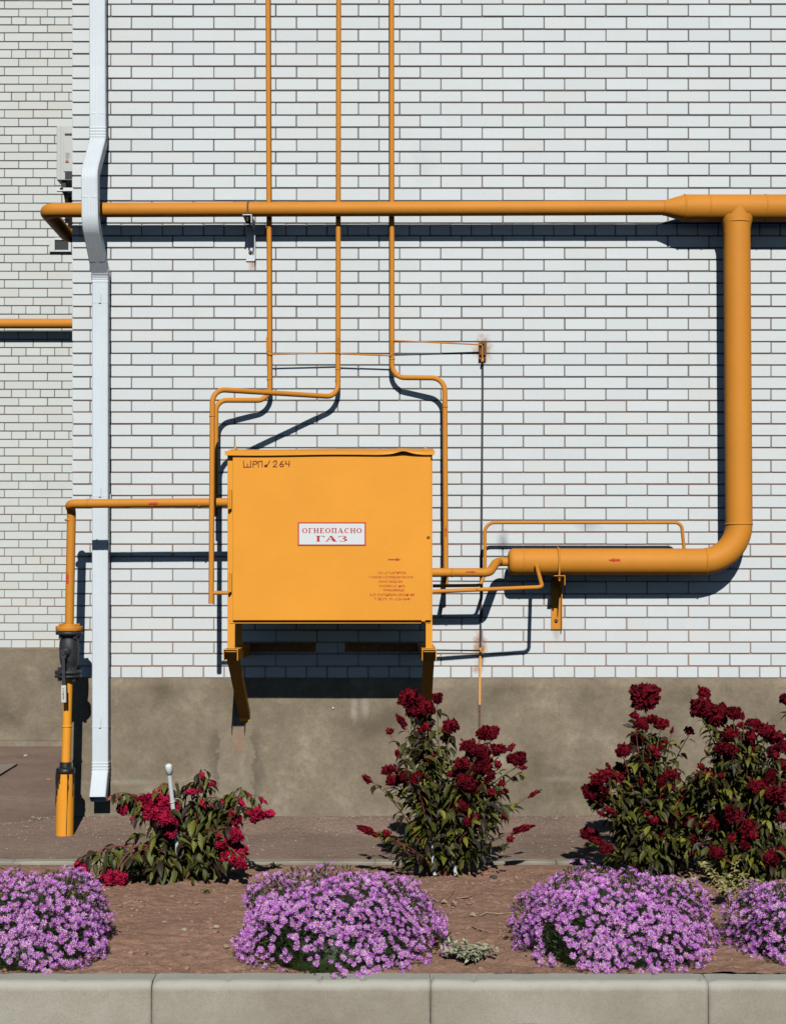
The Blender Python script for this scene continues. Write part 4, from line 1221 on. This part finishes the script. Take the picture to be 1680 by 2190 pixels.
def celosia(label, base_px, Yb, heads, org, k, key='head', leafm='leaf', depth=.24, lsize=1.0, ldens=1.0, wilt=False, extra=(), more=(), seed=1, nstem=3):
    random.seed(seed)
    base = at(base_px[0], base_px[1], Yb); base.z = soil_h(base.x, base.y) - .02
    pl = thing('cockscomb_plant', base, label, 'plant', 'red cockscomb plants')
    st = MB(); lf = MB()
    trunk = [base + V((random.uniform(-.05, .05) * i, random.uniform(-.03, .03), 0)) for i in range(nstem)]
    cx0 = base.x
    heads = list(heads)
    for (ex, ey, rx, ry, cnt) in more:
        for j in range(cnt):
            a = random.uniform(0, 6.283); u = math.sqrt(random.random())
            heads.append(((ex + rx * u * math.cos(a) - org[0]) * k, (ey + ry * u * math.sin(a) - org[1]) * k, random.uniform(5, 13) * k, random.choice((1, 1, 1, 1.5, 1.9))))
    for hi, h in enumerate(heads):
        x, y, r = h[0] / k + org[0], h[1] / k + org[1], h[2] / k
        el = h[3] if len(h) > 3 else 1.0
        Yh = Yb - random.uniform(.12, .27) if wilt else Yb + random.uniform(-depth, depth * .25)
        p = at(x, y, Yh); rr_ = r * Yh / F * (1.32 if wilt else (1.3 if r < 17 else 1.1))
        if p.z < soil_h(p.x, p.y) + rr_ * .5: p.z = soil_h(p.x, p.y) + rr_ * .55
        b0 = random.choice(trunk); dx = p.x - b0.x; hz = p.z - b0.z
        if wilt:
            mid = V((b0.x + dx * .6, (b0.y + p.y) / 2, max(p.z + .10, b0.z + .30 + random.uniform(-.05, .08)))); end = p + V((0, 0, rr_ * .6))
        else:
            mid = V((b0.x + dx * .25, b0.y * .7 + p.y * .3, b0.z + hz * .62)) if abs(dx) < hz else V((b0.x + dx * .35, b0.y * .6 + p.y * .4, b0.z + hz * .45 + .05))
            end = p - V((0, 0, rr_ * .7)) if el < 1.2 else p - V((dx, 0, hz * .3)).normalized() * rr_
        path = bez(b0, mid, end, 12)
        st.sweep(path, [.0085 * (1 - .72 * i / 12) * (1.1 if r > 12 else .7) for i in range(13)], 6, 0 if random.random() < .5 else 1)
        if wilt and rr_ > .03 and hi % 2: key_ = key
        put_head(pl, p, rr_, el, (end - mid).normalized() if el > 1 else None, h[4] if len(h) > 4 else key)
        Lg = sum((b - a).length for a, b in zip(path, path[1:])); nl = int(Lg / .017 * ldens)
        for j in range(nl):
            t = random.uniform(.22, .97); i = min(11, int(t * 12)); q = path[i].lerp(path[i + 1], t * 12 - i)
            az = random.uniform(0, 2 * math.pi); pit = random.uniform(-.35, .7)
            if wilt: pit = random.uniform(-.9, .3)
            dv_ = V((math.cos(az), math.sin(az) * 1.0, pit)); dv_.normalize()
            Ll = random.uniform(.055, .105) * lsize * (1.15 - .5 * t)
            s0 = q + dv_ * Ll * .18
            lf.sweep([q, s0], .0012, 4, 0, False) if random.random() < .35 else None
            leaf(lf, s0, dv_, V((random.uniform(-.5, .5), random.uniform(-.9, .2), 1)), Ll, Ll * random.uniform(.28, .46), random.uniform(.6, 2.2) * (1.4 if wilt else 1))
    for (ex, ey, rx, ry, cnt) in extra:
        for j in range(cnt):
            a = random.uniform(0, 6.283); u = math.sqrt(random.random())
            Yh = Yb + random.uniform(-depth, depth)
            p = at(ex + rx * u * math.cos(a), ey + ry * u * math.sin(a), Yh)
            if p.z < soil_h(p.x, p.y) + .03: p.z = soil_h(p.x, p.y) + random.uniform(.03, .1)
            az = math.atan2(random.uniform(-1.3, 1.0), (p.x - base.x) * 4 + random.uniform(-1.6, 1.6))
            Ll = random.uniform(.045, .10) * lsize
            leaf(lf, p, V((math.cos(az), math.sin(az), random.uniform(-.9, .6) if wilt else random.uniform(-.5, .4))), V((random.uniform(-.4, .4), -.6, 1)), Ll, Ll * random.uniform(.26, .42), random.uniform(.8, 2.4))
    lf.build('foliage', M[leafm], pl); st.build('stem', [M['stem'], M['stem_red']], pl)
    return pl


HB = [(520, 262, 84), (590, 345, 78), (640, 335, 60), (560, 300, 70), (650, 440, 38), (710, 262, 36), (460, 430, 36, 1.5), (375, 500, 25), (810, 460, 58), (780, 550, 34), (435, 660, 26, 1.5), (360, 775, 38), (400, 850, 44),
      (215, 842, 30, 1.8), (600, 960, 35), (920, 870, 74), (900, 770, 42), (995, 645, 50), (1060, 515, 50), (1105, 515, 45), (1150, 635, 48), (1240, 615, 28, 1.4), (1290, 700, 62), (1325, 755, 24), (1070, 720, 36), (1150, 740, 26), (960, 1140, 66),
      (1195, 930, 26), (1400, 950, 24, 2.0), (1200, 1105, 22), (205, 1205, 38, 1.8), (270, 1240, 24, 1.6), (350, 1232, 24), (1315, 1200, 34, 2.2), (1235, 1275, 24), (975, 920, 32), (630, 470, 30)]
HC = [(700, 255, 108), (620, 375, 28), (670, 435, 38), (740, 400, 32), (800, 435, 42), (650, 540, 50), (790, 580, 50), (540, 620, 46), (600, 600, 30), (650, 680, 28), (435, 725, 20, 1.5), (370, 815, 42), (480, 810, 46), (430, 770, 26),
      (320, 910, 50), (350, 990, 56), (385, 960, 32), (620, 815, 58), (890, 800, 58), (1000, 482, 30), (880, 480, 14, 2.2), (440, 1040, 26), (520, 990, 26), (980, 1100, 78), (900, 1130, 36), (500, 1210, 40), (300, 1205, 50), (360, 1250, 34, 1.6), (420, 1310, 32),
      (990, 1310, 62), (800, 1210, 22), (1060, 945, 24), (740, 610, 30), (850, 960, 22)]
HD = [(1100, 215, 38), (1090, 320, 84), (1180, 390, 84), (1222, 342, 42), (1310, 362, 46), (1295, 500, 64), (1220, 600, 42), (1400, 600, 56), (1450, 440, 40), (1470, 620, 36), (1540, 480, 60), (1600, 530, 60), (1650, 590, 36), (1230, 720, 60), (1300, 745, 46),
      (1400, 785, 64), (1660, 720, 46), (1180, 785, 30), (1130, 795, 30), (1080, 730, 20), (1125, 638, 13, 1.8), (1600, 930, 76), (1540, 980, 40), (1320, 1080, 70), (1150, 1130, 50), (1420, 1180, 70), (1300, 1230, 30), (1050, 1230, 50), (1190, 1330, 42),
      (1570, 1380, 56), (1640, 1340, 36), (1450, 1050, 40), (1500, 860, 30), (1375, 380, 18, 2.0), (1560, 1180, 40), (1660, 1080, 40)]
HA = [(440, 470, 85), (540, 450, 90), (500, 540, 80), (620, 500, 75), (600, 590, 66), (640, 700, 48), (655, 620, 50), (570, 330, 55, 1.4, 'head_dry'), (230, 500, 58), (290, 440, 26), (330, 410, 30), (300, 595, 18), (325, 630, 18), (930, 300, 52), (1020, 280, 24), (930, 190, 26, 1.6),
      (830, 350, 34), (935, 440, 34, 1.5), (1010, 470, 16), (1060, 560, 22), (1110, 440, 13), (1275, 430, 28, 1.9), (1350, 370, 17, 1.8), (1340, 530, 19, 1.9), (1225, 590, 52), (1430, 560, 60), (1530, 550, 40), (1470, 420, 22, 2.2), (1240, 740, 52), (1115, 820, 52),
      (1225, 900, 84), (1280, 990, 42), (1195, 860, 60), (1080, 740, 20), (145, 1180, 78), (150, 1225, 70), (200, 1040, 22, 2.0), (270, 975, 15), (-165, 1030, 48), (-130, 1060, 40), (-190, 985, 22, 1.5), (110, 400, 26, 1.5, 'head_dry'), (170, 405, 18, 1.5, 'head_dry')]
celosia('tall dark red cockscomb between the two middle purple asters, tied to white stakes', (945, 1868), 8.02, HB, (722.2, 1416.7), 3.36, extra=((960, 1760, 75, 85, 200), (890, 1640, 40, 60, 50), (1020, 1720, 60, 70, 80), (900, 1580, 25, 30, 20)), more=((1020, 1650, 65, 70, 20), (890, 1620, 40, 70, 9), (960, 1720, 60, 70, 8)), seed=21, ldens=.8)
celosia('tall dark red cockscomb with one big round head on top, first of the right clump', (1400, 1862), 8.02, HC, (1166.7, 1416.7), 3.273, extra=((1400, 1740, 90, 100, 170), (1370, 1830, 70, 32, 60), (1485, 1750, 55, 100, 200)), more=((1360, 1690, 95, 90, 32), (1480, 1720, 60, 95, 30)), seed=22, ldens=.9)
celosia('widest dark red cockscomb reaching to the right edge, with a double head leaning left', (1585, 1885), 7.8, HD, (1166.7, 1416.7), 3.273, extra=((1570, 1740, 110, 120, 280), (1600, 1845, 85, 35, 100)), more=((1590, 1680, 100, 130, 48),), seed=23, ldens=.9)
HE = [(1690, 1500, 16), (1700, 1540, 14), (1712, 1640, 18), (1730, 1600, 15), (1700, 1700, 15), (1740, 1730, 16), (1696, 1790, 14), (1775, 1560, 20), (1790, 1680, 18)]
celosia('dark red cockscomb cut off by the right edge, one head at mid height', (1735, 1880), 7.95, HE, (0, 0), 1, extra=((1715, 1740, 55, 110, 160),), more=((1705, 1680, 45, 130, 14),), seed=24)
celosia('low flopped bright crimson cockscomb beside the downspout', (378, 1880), 7.82, HA, (211.1, 1611.1), 4.2, key='head2', leafm='leaf_droop', lsize=1.1, ldens=.5, wilt=True,
        extra=((375, 1822, 105, 50, 240), (300, 1850, 70, 28, 70), (440, 1790, 60, 45, 55), (245, 1865, 25, 22, 22), (405, 1850, 80, 26, 100)), seed=25, depth=.2)

# stakes
mb = MB(); a_ = at(361.5, 1645, 7.58); b_ = at(385, 1868, 7.76); d_ = (b_ - a_).normalized()
stake = thing('plant_stake', b_, 'round white plastic stake with a cap, standing in the flopped crimson plant', 'stake')
mb.sweep([a_, b_], .0112, 16); mb.build('tube', M['plastic'], stake)
mb = MB(); mb.lathe(a_ - d_ * .028, d_, [(0, .008), (.004, .015), (.008, .0175), (.05, .0175), (.052, .0135)], 20); mb.build('cap', M['plastic'], stake)
mb = MB(); t_ = a_.lerp(b_, .3); mb.lathe(t_, d_ + V((.25, 0, .1)), [(0, .0135), (.003, .016), (.006, .0135)], 14)
mb.sweep(bez(t_, t_ + V((.03, -.01, .03)), t_ + V((.05, .02, -.01)), 5), .0018, 5); mb.build('tie', M['grip'], stake)
mb = MB(); mb.sweep(bez(b_ + V((.012, .04, 0)), b_ + V((.02, .04, .3)), a_ + V((.032, .03, -.07)), 8), .008, 8)
tag(mb.build('split_cane', M['yellow']), 'yellowish cane tied behind the round white stake', 'stake')
for i, (p0_, p1_, w, l) in enumerate((((921, 1800), (929.5, 1868), .019, 'white flat stake at the left foot of the middle cockscomb'), ((967, 1828), (974, 1870), .017, 'white flat stake at the right foot of the middle cockscomb'))):
    a_ = at(*p0_, 7.94); b_ = at(*p1_, 7.97); mb = MB(); mb.bar(a_, b_ + (b_ - a_) * .05, w * .8, .012, V((0, -1, 0)), w2=w)
    tag(mb.build('garden_stake', M['plastic'], None, .002), l, 'stake', 'white stakes at the middle cockscomb')

# ------------------------------------------------------------------ asters
def daisy(mb, p, nrm, r, seed):
    rnd = random.Random(seed); nrm = nrm.normalized(); a = nrm.orthogonal().normalized(); b = nrm.cross(a)
    n = rnd.choice((11, 12, 13, 14)); ph = rnd.random() * 6; cup = rnd.uniform(.0, .45)
    vs = []; fs = []
    for k in range(n):
        w = ph + 2 * math.pi * k / n + rnd.uniform(-.08, .08); L_ = r * rnd.uniform(.82, 1.08); hw = 2.5 / n * 1.05
        up_ = rnd.uniform(-.12, .22)
        def pt(rad, dw, h): return p + (a * math.cos(w + dw) + b * math.sin(w + dw)) * rad + nrm * h
        i0 = len(vs)
        vs += [pt(r * .22, 0, 0), pt(L_ * .62, -hw * .9, L_ * (cup * .55 + up_ * .5)), pt(L_, -hw * .22, L_ * (cup + up_)), pt(L_, hw * .22, L_ * (cup + up_)), pt(L_ * .62, hw * .9, L_ * (cup * .5 + up_ * .5))]
        fs.append((i0, i0 + 1, i0 + 2, i0 + 3, i0 + 4))
    mb.add(vs, fs, 0)
    m = 7; vs = [p + nrm * r * .16] + [p + (a * math.cos(6.2832 * k / m) + b * math.sin(6.2832 * k / m)) * r * .2 + nrm * r * .06 for k in range(m)]
    mb.add(vs, [(0, 1 + k, 1 + (k + 1) % m) for k in range(m)], 1)


FLOW = []
for i in range(6):
    mb = MB(); daisy(mb, V((0, 0, 0)), V((0, 0, 1)), 1.0, 40 + i); o_ = mb.build('aster', [M['petal'], M['disc']]); FLOW.append(o_.data); bpy.data.objects.remove(o_)


def aster(label, cxp, Yc, half_px, top_px, ry, seed, nfl=700, bare=0.0, lean=0.0):
    random.seed(seed); s_ = Yc / F; cx_ = (cxp - CX) * s_; rx = half_px * s_ * .97
    zb = soil_h(cx_, Yc) - .01; H = at(0, top_px, Yc).z - zb - .015
    pl = thing('aster_bush', (cx_, Yc, zb), label, 'flowering plant', 'purple asters along the front kerb')
    lf = MB(); st = MB(); fl_ = []; grid = {}
    off = V((seed * 3.3, 0, 0))

    def surf(az, el):
        ce, se = max(0, math.cos(el)), math.sin(el)
        e = .62
        x = rx * (ce ** e) * math.cos(az); y = ry * (ce ** e) * math.sin(az); z = H * (se ** .78)
        n = V((x / rx ** 2, y / ry ** 2, z / H ** 2 * .6 + .6)).normalized()
        k = 1 + .20 * noise.noise(V((x, y, z)) * 5 + off) + .06 * noise.noise(V((x, y, z)) * 18 + off)
        return V((cx_ + x * k + lean * z, Yc + y * k, zb + z * k)), n
    for i in range(nfl * 2):
        az = random.uniform(0, 6.2832)
        if math.sin(az) > .55 and random.random() < .6: az = -az
        el = math.asin(random.random() ** .9)
        p, n = surf(az, el)
        dens = noise.noise(V((p.x * 6, p.y * 6, p.z * 9)) + off)
        if dens < -.36 - random.random() * .22: continue
        if bare and p.z < zb + H * .58 and -.75 * rx < p.x - cx_ < .0 and random.random() < bare: continue
        if random.random() < .26 + .35 * (noise.noise(V((p.x * 22, p.y * 22, p.z * 22))) > .12): continue
        n = (n + V((random.uniform(-.5, .5), random.uniform(-1.0, 0), random.uniform(-.2, .7)))).normalized()
        p = p + n * random.uniform(-.024, .022)
        if any((p - o_).length < .0180 for o_ in grid.get((int(p.x / .03), int(p.z / .03)), ())) and random.random() < .95: continue
        for gi in (-1, 0, 1):
            for gj in (-1, 0, 1): grid.setdefault((int(p.x / .03) + gi, int(p.z / .03) + gj), []).append(p)
        fl_.append((p, n, random.uniform(.0108, .0145)))
    for i in range(26):     # sprigs that stand above the dome
        az = random.uniform(0, 6.28); p, n = surf(az, random.uniform(.2, 1.4)); L_ = random.uniform(.02, .055)
        if random.random() < .5: L_ *= .6
        e = p + (n + V((random.uniform(-.4, .4), 0, .6))).normalized() * L_; st.sweep([p - n * .05, e], .0013, 4)
        for k in range(random.choice((1, 2, 3))):
            fl_.append((e + V((random.uniform(-.014, .014), random.uniform(-.014, .014), random.uniform(-.02, .004))), (n + V((random.uniform(-.6, .6), -.5, .5))).normalized(), random.uniform(.011, .016)))
        for k in range(12):
            q = p.lerp(e, random.random()); d_ = V((random.uniform(-1, 1), random.uniform(-1, 1), random.uniform(.1, 1))).normalized(); tiny_leaf(lf, q, d_, random.uniform(.01, .018))
    for i in range(int(8500 * rx / .4)):
        az = random.uniform(0, 6.2832); p, n = surf(az, math.asin(random.random())); c_ = V((cx_, Yc, zb + .05))
        p = c_ + (p - c_) * (1 - random.random() ** 1.6 * .38)
        tiny_leaf(lf, p, (n + V((random.uniform(-.9, .9), random.uniform(-.9, .9), random.uniform(-.3, 1)))).normalized(), random.uniform(.012, .026))
    # dark inner twigs
    for i in range(60):
        az = random.uniform(0, 6.28); p, n = surf(az, random.uniform(.1, 1.5)); st.sweep(bez(V((cx_, Yc, zb)), V((cx_ * .6 + p.x * .4, Yc * .6 + p.y * .4, zb + H * .5)), p - n * .02, 5), .0018, 4)
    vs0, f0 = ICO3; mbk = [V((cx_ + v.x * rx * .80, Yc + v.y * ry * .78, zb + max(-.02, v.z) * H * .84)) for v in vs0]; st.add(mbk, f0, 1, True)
    for p, n, r_ in fl_: tiny_leaf(lf, p - n * .004, (n * .4 + V((random.uniform(-1, 1), random.uniform(-1, 1), random.uniform(-.5, .5)))).normalized(), .014)
    lf.build('foliage', M['aleaf'], pl); st.build('stem', [M['stem'], M['aleaf']], pl)
    eye = V((0, 0, EYE)); score = lambda f: -(f[2] * (.25 + max(0, f[1].dot((eye - f[0]).normalized()))))
    fl_.sort(key=score)
    for p, n, r_ in fl_[:100]:
        o = bpy.data.objects.new('blossom', random.choice(FLOW)); COL.objects.link(o); o.parent = pl; o.matrix_parent_inverse = Matrix.Translation(-pl.location)
        o.rotation_mode = 'QUATERNION'; o.rotation_quaternion = n.to_track_quat('Z', 'Y'); o.location = p; o.scale = (r_ * 1.08,) * 3
    mb = MB()
    for j, (p, n, r_) in enumerate(fl_[100:]): daisy(mb, p, n, r_, seed * 1000 + j)
    o = mb.build('smaller_blossoms', [M['petal'], M['disc']], pl); o['kind'] = 'stuff'
    return pl


def tiny_leaf(mb, p, d, L_):
    s_ = d.cross(V((random.uniform(-1, 1), random.uniform(-1, 1), random.uniform(-1, 1)))).normalized() * L_ * .15
    mb.add([p, p + d * L_ * .5 + s_, p + d * L_, p + d * L_ * .5 - s_], [(0, 1, 2, 3)], 0, False, [(.5, 0), (1, .5), (.5, 1), (0, .5)])


aster('purple aster bush at the left edge of the bed', 62, 5.92, 178, 1872, .40, 31, 1500, lean=.05)
aster('purple aster bush in the middle, with a bare green patch low on its left', 728, 5.92, 220, 1862, .42, 32, 1750, bare=.62, lean=-.10)
aster('widest full purple aster bush, in front of the right red clump', 1312, 5.92, 216, 1872, .42, 33, 2000)
aster('purple aster bush cut off by the right edge', 1735, 5.92, 172, 1902, .40, 34, 1450)

# small weeds
def weed(name, label, px, py, Y, rad, h, n, mat, L_, seed, sprigs=14, flat=.5):
    random.seed(seed); b_ = at(px, py, Y); b_.z = soil_h(b_.x, b_.y) - .003
    t = thing(name, b_, label, 'small plant'); lf = MB(); st = MB()
    for i in range(sprigs):
        az = random.uniform(0, 6.28); e = b_ + V((math.cos(az) * rad * random.uniform(.3, 1), math.sin(az) * rad * random.uniform(.3, 1) * flat, h * random.uniform(.4, 1)))
        path = bez(b_ + V((random.uniform(-.01, .01), 0, 0)), b_.lerp(e, .5) + V((0, 0, h * .3)), e, 8); st.sweep(path, .0018, 5)
        for k in range(n):
            tt = random.uniform(.25, 1); i_ = min(7, int(tt * 8)); q = path[i_].lerp(path[i_ + 1], tt * 8 - i_)
            leaf(lf, q, V((random.uniform(-1, 1), random.uniform(-1, .6), random.uniform(-.3, .8))), V((0, -.4, 1)), L_ * random.uniform(.6, 1.2), L_ * random.uniform(.3, .55), .4)
    lf.build('foliage', mat, t); st.build('stem', M['dry'] if mat == M['yellow'] else M['stem'], t)
    return t


weed('ground_weed', 'low dusty grey green weed by the kerb, right of the middle aster', 1000, 2070, 5.75, .11, .075, 20, M['dusty'], .024, 51, 34, .9)
weed('yellow_weed', 'yellowing leafy weed between the right aster and the red bushes', 1560, 1955, 7.0, .19, .20, 26, M['yellow'], .028, 52, 20, .5)
weed('yellow_weed', 'small yellowing weed at the left foot of the right red bushes', 1462, 1900, 7.35, .09, .10, 14, M['yellow'], .026, 53, 9, .5)
weed('yellow_weed', 'small yellowing weed near the right edge, above the cut off aster', 1632, 1935, 7.05, .08, .06, 14, M['yellow'], .022, 54, 10, .6)
weed('seedling', 'tiny green seedling by the back edging, above the left aster', 170, 1850, 8.2, .04, .04, 8, M['leaf'], .022, 55, 6)
weed('seedling', 'tiny green seedling by the back edging, left of the flopped plant', 243, 1848, 8.2, .035, .045, 8, M['leaf'], .022, 56, 6)
weed('seedling', 'tiny green seedling on bare soil under the flopped plant', 440, 1917, 7.3, .02, .025, 5, M['leaf'], .018, 57, 4)
weed('seedling', 'tiny green seedling by the back edging, behind the middle aster', 590, 1857, 8.15, .035, .03, 6, M['leaf'], .018, 58, 6)

# stones, grit, straw
random.seed(77)
def stone(mb, p, r, sq=.55, mi=0):
    vs0, fs = ICO1; o = V((random.random() * 50, 0, 0)); a = random.uniform(0, 3.14); sx = random.uniform(.8, 1.5)
    vs = []
    for v in vs0:
        k = r * (1 + .35 * noise.noise(v * 1.7 + o)); x, y = v.x * k * sx, v.y * k
        vs.append((p[0] + x * math.cos(a) - y * math.sin(a), p[1] + x * math.sin(a) + y * math.cos(a), p[2] + v.z * k * sq))
    mb.add(vs, fs, mi, False)


mb = MB()
for i in range(5200):
    x = random.uniform(-3, 3); y = random.uniform(KF1 + .02, KB - .02); r_ = random.choice((.003, .004, .005, .007, .010)) * random.uniform(.7, 1.3)
    if random.random() < .05: r_ = random.uniform(.011, .018)
    if noise.noise(V((x * 2.2, y * 2.2, 9))) < -.05 and random.random() < .8: continue
    stone(mb, (x, y, soil_h(x, y) + r_ * .2), r_, .6, random.choice((0, 0, 0, 1)))
tag(mb.build('soil_clods', [M['soil'], M['soil2']]), 'small clods and grit scattered over the soil bed', kind='stuff')
mb = MB()
for i in range(1500):
    x = random.uniform(CORNER - 1, 3.2); y = KB + .08 + (D - KB - .1) * random.random() ** .6; r_ = random.choice((.0025, .003, .004, .005))
    if random.random() < .35: y = D - .03 - random.random() * .06
    h = strip_h(x, y) if x > CORNER - .25 and y < D else left_pav(x, y)
    stone(mb, (x, y, h + r_ * .3), r_, .6, random.choice((0, 1, 1)))
tag(mb.build('gravel', [M['asphalt'], M['stone2']]), 'fine grit scattered over the asphalt strip', kind='stuff')
ST = [(352, 1974, 'rounded tan pebble alone on the left bare soil', .014, 'stone'), (701 / 1.0 - 168, 1921, 'rounded tan pebble just below the flopped plant', .022, 'stone2'), (725 - 175, 1963, 'flat pinkish stone between left bare soil and the middle aster', .02, 'stone'),
      (463, 1984, 'pale flat chip on the left bare soil', .014, 'stone2'), (395, 1990, 'tan chip among dark crumbs on the left bare soil', .014, 'stone2'), (1056, 1878, 'dark rounded stone right of the middle cockscomb', .02, 'road'),
      (1236, 1847, 'grey stone on the soil by the back edging right of the middle cockscomb', .028, 'road'), (1340, 1855, 'pale pebble left of the right red clump', .014, 'stone2'), (515, 2000, 'small pale chip near the left side of the middle aster', .01, 'stone2'),
      (485, 2026, 'small upright chip near the kerb on the left bare soil', .014, 'stone'), (1040, 1870, 'orange chip at the foot of the middle cockscomb', .014, 'rock'), (650 - 640 + 150, 1872 + 60, 'small pebble', .0, 'stone')]
for px, py, lab, r_, m in ST:
    if r_ <= 0: continue
    zg = 0.0
    Y = (EYE - 0.0) * F / (py - HY)
    for _ in range(4):
        x = (px - CX) * Y / F; zg = soil_h(x, max(KF1, min(KB, Y))); Y = (EYE - zg) * F / (py - HY)
    mb = MB(); stone(mb, (x, Y, zg + r_ * .3), r_, .55); o = mb.build('stone', M[m]); tag(o, lab, 'stone', 'loose stones on the bed')
for px, py, lab, r_, m in ((104, 1677, 'small orange brick chip on the asphalt left of the pipe sleeve', .02, 'rock'), (56, 1624, 'pale pebble on the asphalt at the far left', .02, 'stone2'), (1212, 1733 + 12, 'pale flat chip', 0, 'stone2')):
    if r_ <= 0: continue
    Y = (EYE + .03) * F / (py - HY); x = (px - CX) * Y / F; mb = MB(); stone(mb, (x, Y, left_pav(x, Y) + r_ * .25), r_, .5); tag(mb.build('stone', M[m]), lab, 'stone', 'loose stones on the asphalt')
def on_soil(px, py):
    Y = EYE * F / (py - HY)
    for _ in range(5):
        x = (px - CX) * Y / F; zg = soil_h(x, max(KF1, min(KB, Y))); Y = (EYE - zg) * F / (py - HY)
    return V((x, Y, zg))
for pts, lab in (([(1028, 1961), (1040, 1955), (1065, 1958), (1100, 1956)], 'long pale straw running into the left side of the right aster'), ([(928, 1928), (945, 1932), (962, 1920), (972, 1905)], 'bent dry stalk right of the middle aster top'),
                 ([(1010, 1985), (1025, 1992), (1045, 1997)], 'short dry twig between the middle and right asters'), ([(975, 1925), (1000, 1922), (1010, 1917)], 'thin dry twig on the soil above the grey green weed'),
                 ([(0, 1856), (14, 1862), (30, 1873)], 'dry twig on the soil at the left edge'), ([(838, 1858), (845, 1868), (850, 1878)], 'thin pale stalk left of the middle cockscomb stakes')):
    P3 = [on_soil(*p) + V((0, 0, .008)) for p in pts]; mb = MB(); mb.sweep(P3, [.0035] + [.003] * (len(P3) - 2) + [.0015], 6)
    tag(mb.build('dry_twig', M['dry']), lab, 'twig', 'dry twigs on the soil')
for px, py, lab in ((943, 1934, 'left of the two curled dry leaves right of the middle aster'), (963, 1938, 'right of the two curled dry leaves right of the middle aster'), (1003, 1962, 'small dry leaf below the pair of curled leaves')):
    p = on_soil(px, py); mb = MB(); random.seed(px); leaf(mb, p + V((0, 0, .012)), V((.5, -.6, .3)), V((0, -.5, 1)), .04, .024, .6)
    tag(mb.build('dry_leaf', M['dryleaf']), lab, 'leaf', 'dry leaves on the soil')
# white screw in the plinth
p = W(712, 1514, .0016); mb = MB(); mb.lathe(p, (0, -1, 0), [(-.01, .006), (.006, .007), (.010, .005)], 12); tag(mb.build('wall_plug', M['plastic']), 'tiny white plug in the plinth below the cabinet shadow', 'plug')
